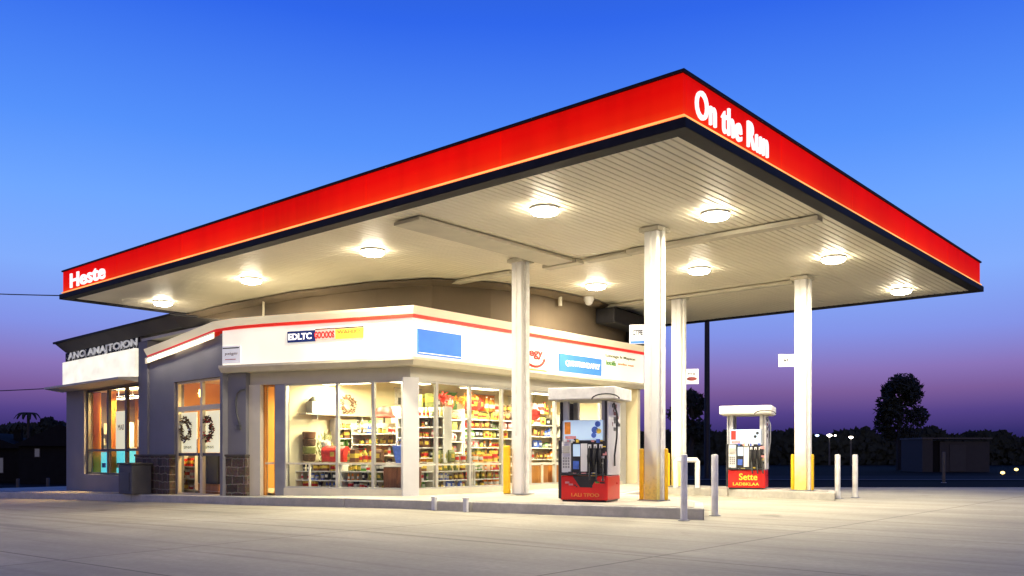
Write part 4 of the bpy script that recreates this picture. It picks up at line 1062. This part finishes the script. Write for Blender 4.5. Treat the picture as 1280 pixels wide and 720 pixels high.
# ------------------------------------------------------------------ fuel pumps
def make_pump(loc, rz, label, far=False):
    t = thing('fuel_pump', label, 'fuel pump', loc, rz, 'fuel pumps on the raised islands')
    W, D = .43, .36
    def bx(name, m, *a, parent=None, bevel=.008):
        mb = MB(); mb.box(*a); return mb.build(name, m, parent or t, bevel=bevel)
    base = bx('base', 'red_gloss', -W, W, -D, D, .03, .45, bevel=.02)
    bx('plinth', 'pump_dark', -W + .03, W - .03, -D + .03, D - .03, 0, .031, parent=base)
    body = bx('body', 'pump_grey', -W + .02, W - .02, -D + .04, D - .04, .455, 1.40, bevel=.015)
    bx('side_panel', 'pump_white', W - .018, W + .012, -D + .02, D - .02, .46, 1.72)
    bx('side_panel', 'pump_dark' if not far else 'pump_grey', -W - .012, -W + .018, -D + .02, D - .02, .46, 1.72)
    for sx in (-1, 1):
        for sy in (-1, 1):
            bx('post', 'pump_grey' if sx < 0 else ('grey_steel' if not far else 'pump_white'), sx * (W - .08) - .045, sx * (W - .08) + .045, sy * (D - .1) - .045, sy * (D - .1) + .045, 1.402, 1.745)
    cap = bx('cap', 'dirty_white', -.6, .6, -.5, .5, 1.75, 1.955, bevel=.012 if not far else .03)
    bx('cap_underside', 'beam_metal', -.55, .55, -.45, .45, 1.735, 1.749, parent=cap, bevel=0)
    # advert panel
    ad = bx('advert_panel', 'lit_screen', -W + .07, W - .09, -D - .012, -D + .038, 1.06, 1.40)
    mb = MB(); mb.box(-W + .09, -W + .2, -D - .018, -D - .013, 1.16, 1.37); mb.build('advert_mark', 'ink_red' if far else 'pack_orange', ad)
    mb = MB(); mb.box(-W + .1, -W + .3, -D - .018, -D - .013, 1.075, 1.13); mb.build('advert_mark', 'pack_pink', ad)
    for k, (dx, dz, r, m_) in enumerate(((.0, 0, .06, 'pack_blue'), (.05, .1, .05, 'pack_blue'), (.07, -.02, .045, 'pack_yellow'), (-.02, -.09, .045, 'pack_blue')) if not far else ((0, 0, .035, 'pump_dark'), (.05, .08, .035, 'pump_dark'))):
        mb = MB(); cx, cz = W - .22 + dx, 1.23 + dz
        mb.hexa([(cx + r * math.cos(R(30 * i)), -D - .013, cz + r * math.sin(R(30 * i))) for i in range(12)], [(cx + r * math.cos(R(30 * i)), -D - .02, cz + r * math.sin(R(30 * i))) for i in range(12)]); mb.build('advert_mark', m_, ad)
    # keypad strip, screen, nozzle bay
    kp = bx('keypad_panel', 'pump_white', -W + .03, -W + .2, -D + .0, -D + .038, .50, 1.03)
    for r_ in range(4):
        for c_ in range(3):
            mb = MB(); mb.box(-W + .055 + c_ * .045, -W + .085 + c_ * .045, -D - .008, -D - .001, .58 + r_ * .05, .615 + r_ * .05); mb.build('key', 'grey_steel', kp)
    bx('card_reader', 'mullion_grey', -W + .05, -W + .18, -D - .02, -D - .001, .84, .96, parent=kp)
    bay = bx('nozzle_bay', 'pump_dark', -W + .21, W - .05, -D + .005, -D + .038, .49, 1.045)
    bx('price_display', 'lit_screen', -W + .24, -W + .37, -D - .006, -D + .004, .78, .99, parent=bay)
    bx('grade_label', 'pack_blue', -W + .24, -W + .35, -D - .008, -D + .004, .56, .70, parent=bay)
    bx('instruction_card', 'pump_white', -W + .38, -W + .5, -D - .006, -D + .004, .52, 1.0, parent=bay)
    # three nozzles with hoses
    for i, x in enumerate((.12, .22, .32)):
        mb = MB()
        mb.tube([(x, -D - .02, .60), (x, -D - .075, .66), (x, -D - .09, .78), (x, -D - .05, .88)], [.016, .024, .028, .022], 8)
        mb.tube([(x, -D - .05, .87), (x + .0, -D - .02, .96), (x, -D - .0, 1.0)], [.012, .011, .01], 8)
        nz = mb.build('nozzle', 'rubber', t, smooth=True)
        mb = MB(); mb.box(x - .025, x + .025, -D - .03, -D - .002, .92, .985); mb.build('holster', 'pump_white', nz)
        pts = []
        for k in range(13):
            a = k / 12
            pts.append((x + .05 * math.sin(a * 3.14) + .02 * i, -D - .03 - .16 * math.sin(a * 3.14), .60 - .34 * math.sin(a * 3.14) * (1 - a * .3) + .15 * a))
        mb = MB(); mb.tube(pts, .013, 7); mb.build('hose', 'rubber', nz, smooth=True)
    # hose arching out of the cap on the flank
    pts = [(W - .12 + .24 * (1 - math.cos(R(a))) * .5 * 2 - .1, -.5 - .04, 1.74 + .09 * math.sin(R(a))) for a in range(0, 181, 15)]
    mb = MB(); mb.tube(pts, .011, 7); mb.build('overhead_hose', 'rubber', t, smooth=True)
    pts = [(W + .03, -.1, 1.7), (W + .1, -.14, 1.5), (W + .1, -.16, 1.1), (W + .05, -.12, .8), (W + .03, -.05, .62)]
    mb = MB(); mb.tube(pts, .016, 8); mb.build('side_hose', 'rubber' if not far else 'grey_steel', t, smooth=True)
    for z, m_ in ((1.62, 'pump_dark'), (1.52, 'ink_dark_red'), (1.43, 'pump_dark'), (1.25, 'pump_dark')):
        mb = MB(); mb.box(W + .013, W + .022, -.06, .06, z - .03, z + .03); mb.build('side_label', m_, t)
    q = random.Random(4 + far)
    for k in range(26):                                  # decals, seals and scuffed labels
        x = q.uniform(-W + .06, W - .1); z = q.choice([q.uniform(1.03, 1.06), q.uniform(.47, .5), q.uniform(.6, 1.0)]); w_ = q.uniform(.015, .05); h_ = q.uniform(.01, .035)
        if z > .55 and z < 1.0: x = q.uniform(W - .09, W - .02)
        mb = MB(); mb.box(x - w_, min(W - .01, x + w_), -D - .0245 - k * .0004, -D - .012, z - h_, z + h_); mb.build('decal', q.choice(['pump_dark', 'pump_dark', 'pump_white', 'pack_pink', 'pack_blue', 'pack_yellow']), body)
    for k in range(16):
        y = q.uniform(-.28, .28); z = q.uniform(1.15, 1.68); w_ = q.uniform(.012, .05); h_ = q.uniform(.012, .035)
        mb = MB(); mb.box(W + .012, W + .0155 + k * .0004, y - w_, y + w_, z - h_, z + h_); mb.build('decal', q.choice(['pump_dark', 'pump_dark', 'mullion_grey', 'ink_dark_red']), body)
    for k in range(9):
        x = q.uniform(-W + .08, W - .08); z = q.uniform(.2, .4); w_ = q.uniform(.012, .04); h_ = q.uniform(.01, .03)
        mb = MB(); mb.box(x - w_, x + w_, -D - .006 - k * .0004, -D + .01, z - h_, z + h_); mb.build('decal', q.choice(['pump_dark', 'pack_orange', 'pack_pink', 'pack_green', 'pump_dark']), base) if not far else mb.bm.free()
    bx('corner_trim', 'pump_dark', -W - .03, -W + .028, -D - .004, -D + .05, .05, 1.06)
    bx('corner_trim', 'pump_dark' if not far else 'grey_steel', W - .052, W - .02, -D - .004, -D + .039, .46, 1.72)
    bx('bay_shelf', 'pump_dark', -W + .02, W - .06, -D - .05, -D + .03, .455, .485)
    # base details: angled kick recess and yellow lettering
    mb = MB(); mb.hexa([(-.2, -D - .004, .445), (.26, -D - .004, .445), (.14, -D - .004, .25), (-.06, -D - .004, .25)], [(-.2, -D + .01, .445), (.26, -D + .01, .445), (.14, -D + .01, .25), (-.06, -D + .01, .25)]); mb.build('kick_recess', 'pump_dark', base) if not far else mb.bm.free()
    mt = WORLD_MAT[t.name]
    rd = mt.to_3x3() @ Vector((1, 0, 0)); nn = mt.to_3x3() @ Vector((0, -1, 0))
    if far:
        lettering('Sette', .42, .16, mt @ Vector((.05, -D - .001, .29)), rd, nn, 'ink_yellow', base, .006, .02)
        lettering('LADBKLAA', .6, .07, mt @ Vector((.0, -D - .001, .12)), rd, nn, 'ink_yellow', base, .006, .02)
    else:
        lettering('LALI TFOO', .5, .06, mt @ Vector((.03, -D - .001, .12)), rd, nn, 'pack_orange', base, .006, .02)
    return t
make_pump((1.37, 15.42, .186), R(-24), 'red and grey fuel pump on the kerb between the two front columns')
make_pump((5.62, 21.0, .186), R(-22), 'red and white fuel pump on the far island with sky behind it', True)

# ------------------------------------------------------------------ bollards and guards
def bollard(x, y, h, r, label, m='dirty_white', group='white steel bollards', zb=0.0, name='bollard'):
    t = thing(name, label, 'bollard', (x, y, zb), 0, group)
    mb = MB(); mb.lathe([(r, .012), (r, h - r * .35), (r * .9, h - r * .12), (r * .55, h)], n=20); mb.build('post', m, t, smooth=True)
    mb = MB(); mb.lathe([(r + .04, 0.001), (r + .04, .012), (r + .02, .02)], n=20); mb.build('foot_plate', 'grey_steel', t, smooth=True)
    return t
bollard(2.59, 13.28, 1.0, .052, 'white bollard in front of the kerb corner of the front island')
bollard(3.3, 14.35, 1.0, .055, 'white bollard standing free beside the front island corner')
bollard(7.35, 19.9, 1.0, .06, 'white bollard at the end of the far island nearer its column')
bollard(7.9, 20.3, 1.0, .06, 'white bollard at the end of the far island farther from its column')
# yellow posts round the columns
def ypost(k, ds, do, h, label, w=.085, zb=.184):
    p = colfr[k].p(ds, do, zb)
    t = thing('column_guard', label, 'guard post', tuple(p), math.atan2(colfr[k].d.y, colfr[k].d.x), 'yellow guard posts by the canopy columns')
    mb = MB(); mb.box(-w, w, -.035, .035, .01, h); mb.build('post', 'yellow_paint', t, bevel=.02)
    mb = MB(); mb.box(-w - .02, w + .02, -.055, .055, 0, .011); mb.build('foot_plate', 'grey_steel', t)
    return t
ypost('A', -.19, .12, .92, 'yellow guard post on the shop side of the front pump column', .036)
ypost('A', .2, -.05, .92, 'yellow guard post on the open side of the front pump column', .036)
ypost('B', -.2, .2, 1.0, 'wide yellow guard post before the slim column at the shop windows', .08)
ypost('C', -.2, .05, .82, 'yellow guard post on the pump side of the far island column', .04)
ypost('C', .2, -.05, .82, 'yellow guard post on the outer side of the far island column', .04)
ypost('D', -.18, .25, .85, 'yellow guard post before the rearmost column', .07)
# hoop guard
t = thing('hoop_guard', 'white square hoop guard behind the front bollards', 'barrier', (4.2, 21.2, .186))
mb = MB(); mb.tube([(-.26, 0, 0), (-.26, 0, .655), (-.245, 0, .68), (.245, 0, .68), (.26, 0, .655), (.26, 0, 0)], .06, 12); mb.build('hoop', 'white_metal', t, smooth=True)
for x in (-.26, .26):
    mb = MB(); mb.lathe([(.1, 0), (.1, .012)], (x, 0, .001), 16); mb.build('foot_plate', 'grey_steel', t)
# short marker posts on the kerb
for i, (x, y) in enumerate(((-1.39, 15.75), (-.8, 15.28))):
    t = thing('marker_post', ['short white marker post on the kerb nearer the shop corner', 'short white marker post on the kerb nearer the pump'][i], 'post', (x, y, g(x)), R(-33), 'short white marker posts at the kerb')
    mb = MB(); mb.box(-.04, .04, -.035, .035, 0, .225); mb.build('post', 'white_metal', t, bevel=.008)
    mb = MB(); mb.box(-.05, .05, -.045, .045, 0.226, .245); mb.build('cap', 'white_metal', t, bevel=.006)

# ------------------------------------------------------------------ surroundings
def tree(name, label, x, y, h, rad, seed, crown0=.25, n=2600, leaf=.16, group=None, zb=None, pts=None):
    zb = g(x) - .1 if zb is None else zb
    q = random.Random(seed)
    t = thing(name, label, 'tree', (x, y, zb), 0, group)
    mb = MB(); tw = h * .035
    mb.tube([(0, 0, -.1), (q.uniform(-.05, .05), 0, h * .3), (q.uniform(-.15, .15), 0, h * .6), (0, 0, h * .85)], [tw, tw * .8, tw * .5, tw * .15], 8)
    lob = []
    for i in range(16):
        a = q.uniform(0, 6.283); z = q.uniform(crown0 + .08, .9) * h
        prof = math.sin(math.pi * min(1, max(.12, (z / h - crown0) / (1.06 - crown0)))) ** .5
        rr = rad * prof * q.uniform(.35, .8)
        c = Vector((rr * math.cos(a), rr * math.sin(a), z)); lob.append((c, rad * q.uniform(.26, .46)))
        mb.tube([(0, 0, z - .18 * h), tuple(c * .6 + Vector((0, 0, (z - .1 * h) * .4))), tuple(c)], [tw * .35, tw * .22, tw * .08], 5)
    lob.append((Vector((0, 0, h * .9)), rad * .4)); lob.append((Vector((rad * .3, 0, h * .55)), rad * .6)); lob.append((Vector((-rad * .3, 0, h * .6)), rad * .6))
    mb.build('trunk', 'bark_dark', t)
    mb = MB()
    for i in range(n):
        c, r = q.choice(lob)
        d = Vector((q.gauss(0, 1), q.gauss(0, 1), q.gauss(0, 1))).normalized() * r * q.random() ** .4
        p = c + d
        a = Vector((q.uniform(-1, 1), q.uniform(-1, 1), q.uniform(-1, 1))).normalized() * leaf * q.uniform(.6, 1.3); e = a.orthogonal().normalized() * leaf * .5
        mb.poly([p - a, p - e, p + a, p + e])
    mb.build('crown', 'foliage_dark', t)
    return t
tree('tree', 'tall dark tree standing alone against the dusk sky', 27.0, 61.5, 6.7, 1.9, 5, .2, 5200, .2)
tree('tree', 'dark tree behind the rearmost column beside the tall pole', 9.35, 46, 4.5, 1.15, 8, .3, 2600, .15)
# far wood along the horizon
def woodland(name, label, pts, n, leaf, seed):
    q = random.Random(seed); mb = MB()
    for i in range(n):
        k = q.random() * (len(pts) - 1); j = int(k); f = k - j
        x = pts[j][0] * (1 - f) + pts[j + 1][0] * f; y = pts[j][1] * (1 - f) + pts[j + 1][1] * f
        hh = (pts[j][2] * (1 - f) + pts[j + 1][2] * f) * (1 + .12 * math.sin(x * .9) + .08 * math.sin(x * 2.7 + 1))
        y += q.uniform(-2, 2); z = g(x) - .2 + hh * (q.random() ** .6)
        a = Vector((q.uniform(-1, 1), q.uniform(-.4, .4), q.uniform(-1, 1))).normalized() * leaf * q.uniform(.6, 1.5); e = Vector((-a.z, a.y * .3, a.x)).normalized() * leaf * .7
        p = Vector((x, y, z)); mb.poly([p - a, p - e, p + a, p + e])
    o = mb.build(name, 'foliage_dark'); tag(o, label, 'woodland', kind='stuff'); return o
woodland('woodland', 'dark low wood along the horizon beyond the road', [(-12, 96, 4), (8, 95, 3.2), (24, 95, 3.1), (45, 94, 3.4), (62, 92, 2.4), (85, 92, 2.6), (110, 90, 3.4)], 26000, .42, 2)
woodland('woodland', 'dark mass of trees and hedges behind the shop wing', [(-62, 62, 3.6), (-46, 62, 4.0), (-38, 62, 3.4), (-26, 62, 3.2), (-10, 62, 3.5)], 14000, .35, 6)
# bushes by the houses
for i, (x, y, h, r, lab) in enumerate(((-27.3, 52, 3.7, 1.1, 'round dark bushy tree beside the gabled house'), (-33.5, 55, 3.5, 1.7, 'broad dark bushy tree beyond the palms'))):
    tree('tree', lab, x, y, h, r, 20 + i, .05, 1800, .2)
def palm(x, y, h, label):
    t = thing('palm_tree', label, 'palm tree', (x, y, g(x) - .1), 0, 'small palms behind the shop wing')
    mb = MB(); mb.tube([(0, 0, 0), (.04, 0, h * .5), (.02, 0, h)], [.12, .09, .08], 8); mb.build('trunk', 'bark_dark', t)
    mb = MB()
    for k in range(13):
        a = k * 2 * math.pi / 13; prev = None; L = .75
        for s in range(6):
            f = s / 5; c = Vector((math.cos(a) * L * f, math.sin(a) * L * f, h + .28 * math.sin(f * 2.6) - .35 * f * f)); w = .13 * math.sin(.3 + f * 2.6)
            sd = Vector((-math.sin(a), math.cos(a), 0)) * w
            if prev: mb.poly([prev[0] - prev[1], c - sd, c + sd, prev[0] + prev[1]])
            prev = (c, sd)
    mb.build('crown', 'foliage_dark', t)
palm(-28.0, 51, 3.8, 'taller of two dark palms on the skyline'); palm(-28.7, 51.4, 3.2, 'shorter of two dark palms on the skyline')
def house(x, y, w, d, hw, hr, label, wins):
    t = thing('house', label, 'house', (x, y, g(x) - .1), R(12), 'dark houses behind the shop wing')
    mb = MB(); mb.box(-w / 2, w / 2, 0, d, 0, hw); wl = mb.build('wall', 'house_dark', t)
    mb = MB(); mb.hexa([(-w / 2 - .3, -.3, hw + .002), (w / 2 + .3, -.3, hw + .002), (w / 2 + .3, d + .3, hw + .002), (-w / 2 - .3, d + .3, hw + .002)], [(-.05, -.3, hw + hr), (.05, -.3, hw + hr), (.05, d + .3, hw + hr), (-.05, d + .3, hw + hr)]); mb.build('roof', 'house_dark', t)
    mb = MB(); mb.box(w * .25, w * .25 + .4, d * .4, d * .4 + .4, hw + hr * .3, hw + hr + .2); mb.build('chimney', 'house_dark', t)
    for wx, wz, ww, wh in wins:
        mb = MB(); mb.box(wx - ww / 2, wx + ww / 2, -.03, .0, wz, wz + wh); f = mb.build('window', 'shed_dark', t)
        mb = MB(); mb.box(wx - ww / 2 + .04, wx + ww / 2 - .04, -.036, -.031, wz + .04, wz + wh - .04); mb.build('pane', 'house_window', f)
house(-24.0, 47, 4.2, 5, 2.0, 1.15, 'dark gabled house close to the end of the shop wing', [(-1.2, 1.4, .3, .5), (1.2, .7, .9, .5)])
house(-29.5, 49, 4.0, 5, 1.9, .9, 'low dark house farther out beyond the palms', [(1.0, .5, .3, .9), (-1.0, .2, .25, .35)])
# tall pole behind the canopy
t = thing('floodlight_pole', 'tall dark floodlight pole rising behind the canopy edge', 'pole', (8.85, 40, -.1))
mb = MB(); mb.tube([(0, 0, 0), (0, 0, 9.2)], [.14, .1], 12); mb.build('pole', 'pole_dark', t, smooth=True)
mb = MB(); mb.box(-.7, .7, -.06, .06, 9.0, 9.12); mb.build('crossarm', 'pole_dark', t)
for x in (-.6, .6):
    mb = MB(); mb.box(x - .2, x + .2, -.3, .1, 9.13, 9.3); mb.build('lamp_head', 'pole_dark', t)
# street lamps
def street_lamp(x, y, h, label, heads):
    t = thing('street_lamp', label, 'street lamp', (x, y, -.1), 0, 'lit street lamps beyond the road')
    mb = MB(); mb.tube([(0, 0, 0), (0, 0, h)], [.1, .06], 8); mb.build('pole', 'kerb_stone', t, smooth=True)
    for dx, m_, r in heads:
        mb = MB(); mb.tube([(0, 0, h - .05), (dx * .5, 0, h + .08), (dx, 0, h + .1)], .035, 6); mb.build('arm', 'pole_dark', t)
        mb = MB(); mb.lathe([(r * .3, -r * .5), (r, 0), (r * .8, r * .4), (r * .2, r * .55)], (dx, 0, h + .02), 12); mb.build('lamp_head', m_, t, smooth=True)
street_lamp(32.4, 90, 3.0, 'twin-headed street lamp glowing white beside the far column', [(.0, 'street_glow', .27), (-1.25, 'street_glow_blue', .2), (.6, 'street_glow', .12)])
street_lamp(34.6, 90, 2.8, 'single street lamp glowing white between the column and the tall tree', [(.0, 'street_glow', .22)])
# storage shed
t = thing('storage_shed', 'low flat-roofed shed in the dark beyond the road', 'shed', (28.0, 55, -.1))
mb = MB(); mb.box(-2.4, -1.75, 0, 3, 0, 2.05); mb.box(-1.2, 1.9, .2, 3, 0, 1.9); mb.build('wall', 'shed_dark', t)
mb = MB(); mb.box(-2.45, 1.95, -.05, 3.1, 2.052, 2.15); mb.build('roof', 'roof_dark', t)
mb = MB(); mb.box(-1.748, -1.202, .3, .34, 0, 1.95); mb.build('door', 'house_dark', t)
mb = MB(); mb.box(-.6, .4, .16, .198, .05, 1.7); mb.build('shutter', 'shed_pale', t)
bollard(16.7, 34.1, 1.2, .06, 'thin pale post standing in the dark before the shed', 'kerb_stone', None, -.1, 'marker_post')
for i, (x, y) in enumerate(((-21.3, 38, ), (-20.0, 38))):
    bollard(x, y, .5, .07, ['small pale post beyond the forecourt edge, farther from the shop wing', 'small pale post beyond the forecourt edge, closer to the shop wing'][i], 'kerb_stone', 'small pale posts beyond the forecourt', g(x) - .1, 'marker_post')
for i, (x, y, z) in enumerate(((25.6, 46, .05), (28.6, 50, .15))):
    t = thing('garden_light', ['low yellow garden light by the road, the lower of two', 'low yellow garden light by the road, the higher of two'][i], 'garden light', (x, y, -.1), 0, 'low yellow lights by the road')
    mb = MB(); mb.tube([(0, 0, 0), (0, 0, z + .02)], .03, 8); mb.build('stake', 'pole_dark', t)
    mb = MB(); mb.lathe([(.03, 0), (.1, .04), (.1, .11), (.04, .15)], (0, 0, z + .02), 12); mb.build('lamp', 'yellow_glow', t, smooth=True)
# overhead wires on the shop side
for i, (a, b, lab) in enumerate((((*uv(LU - .1, .1), H0 + .1), (-26, 33, 7.9), 'thin overhead wire from the canopy corner'), ((*F2.p(9.8, .55, 0).to_2d(), 2.96), (-26, 34, 3.9), 'thin overhead wire from the tip of the wing awning'))):
    t = thing('overhead_wire', lab, 'wire', a); A, B = Vector(a), Vector(b)
    mb = MB(); mb.tube([A.lerp(B, k / 12) - Vector((0, 0, .25 * math.sin(math.pi * k / 12))) for k in range(13)], .014, 6); mb.build('cable', 'cable', t, True)

# ------------------------------------------------------------------ sky, sun, camera
w = bpy.data.worlds.new('World'); scene.world = w; w.use_nodes = True
nt = w.node_tree; nt.nodes.clear()
wo = nt.nodes.new('ShaderNodeOutputWorld')
tc = nt.nodes.new('ShaderNodeTexCoord'); sp = nt.nodes.new('ShaderNodeSeparateXYZ'); nt.links.new(tc.outputs['Generated'], sp.inputs[0])
nzs = nt.nodes.new('ShaderNodeTexNoise'); nzs.inputs['Scale'].default_value = 1.6; nzs.inputs['Detail'].default_value = 2
nt.links.new(tc.outputs['Generated'], nzs.inputs['Vector'])
wob = nt.nodes.new('ShaderNodeMath'); wob.operation = 'MULTIPLY_ADD'; wob.inputs[1].default_value = .05; nt.links.new(nzs.outputs['Fac'], wob.inputs[0]); nt.links.new(sp.outputs['Z'], wob.inputs[2])
off = nt.nodes.new('ShaderNodeMath'); off.operation = 'SUBTRACT'; off.inputs[1].default_value = .025; nt.links.new(wob.outputs[0], off.inputs[0])
sky = ramp(nt, off.outputs[0], [(0.0, (.006, .007, .045)), (.018, (.022, .022, .145)), (.042, (.075, .048, .25)), (.066, (.185, .10, .33)), (.09, (.24, .165, .49)), (.13, (.22, .285, .8)),
                               (.19, (.22, .41, .98)), (.26, (.155, .38, 1.0)), (.33, (.085, .28, .97)), (.45, (.024, .13, .83)), (.62, (.008, .05, .34)), (1.0, (.004, .02, .14))])
# last warm afterglow in the west, behind the viewer
gl = nt.nodes.new('ShaderNodeMapRange'); gl.inputs['From Min'].default_value = -.25; gl.inputs['From Max'].default_value = -.95; nt.links.new(sp.outputs['Y'], gl.inputs['Value'])
ge = ramp(nt, sp.outputs['Z'], [(0, 1), (.2, .75), (.55, .0)])
gm = nt.nodes.new('ShaderNodeMath'); gm.operation = 'MULTIPLY'; nt.links.new(gl.outputs[0], gm.inputs[0]); nt.links.new(ge, gm.inputs[1])
sky = mixc(nt, gm.outputs[0], sky, (.92, .66, .44))
bg = nt.nodes.new('ShaderNodeBackground'); nt.links.new(sky, bg.inputs[0]); bg.inputs[1].default_value = 1.0
ns = nt.nodes.new('ShaderNodeTexSky'); ns.sky_type = 'NISHITA'; ns.sun_disc = False; ns.sun_elevation = R(1.0); ns.sun_rotation = R(195)
bg2 = nt.nodes.new('ShaderNodeBackground'); nt.links.new(ns.outputs[0], bg2.inputs[0]); bg2.inputs[1].default_value = .01
add = nt.nodes.new('ShaderNodeAddShader'); nt.links.new(bg.outputs[0], add.inputs[0]); nt.links.new(bg2.outputs[0], add.inputs[1])
nt.links.new(add.outputs[0], wo.inputs[0])
sd = bpy.data.lights.new('sun', 'SUN'); sd.energy = .04; sd.angle = R(12); sd.color = (1, .8, .7)
so = bpy.data.objects.new('sun', sd); COL.objects.link(so); so.rotation_euler = (R(84), 0, R(-15)); so.location = (0, -20, 10)

cam = bpy.data.cameras.new('camera'); co = bpy.data.objects.new('camera', cam); COL.objects.link(co)
co.location = (0, 0, 1.0); co.rotation_euler = (R(90), 0, 0)
cam.sensor_width = 36; cam.lens = 36 * 1102 / 1280; cam.shift_y = 208 / 1280; cam.clip_end = 3000; cam.clip_start = .05
scene.camera = co
scene.view_settings.view_transform = 'Standard'; scene.view_settings.look = 'None'; scene.view_settings.exposure = 0; scene.view_settings.gamma = 1
scene.render.engine = 'CYCLES'
cy = scene.cycles
cy.use_denoising = True; cy.sample_clamp_indirect = 4; cy.max_bounces = 8; cy.diffuse_bounces = 4; cy.transparent_max_bounces = 12; cy.caustics_reflective = False; cy.caustics_refractive = False
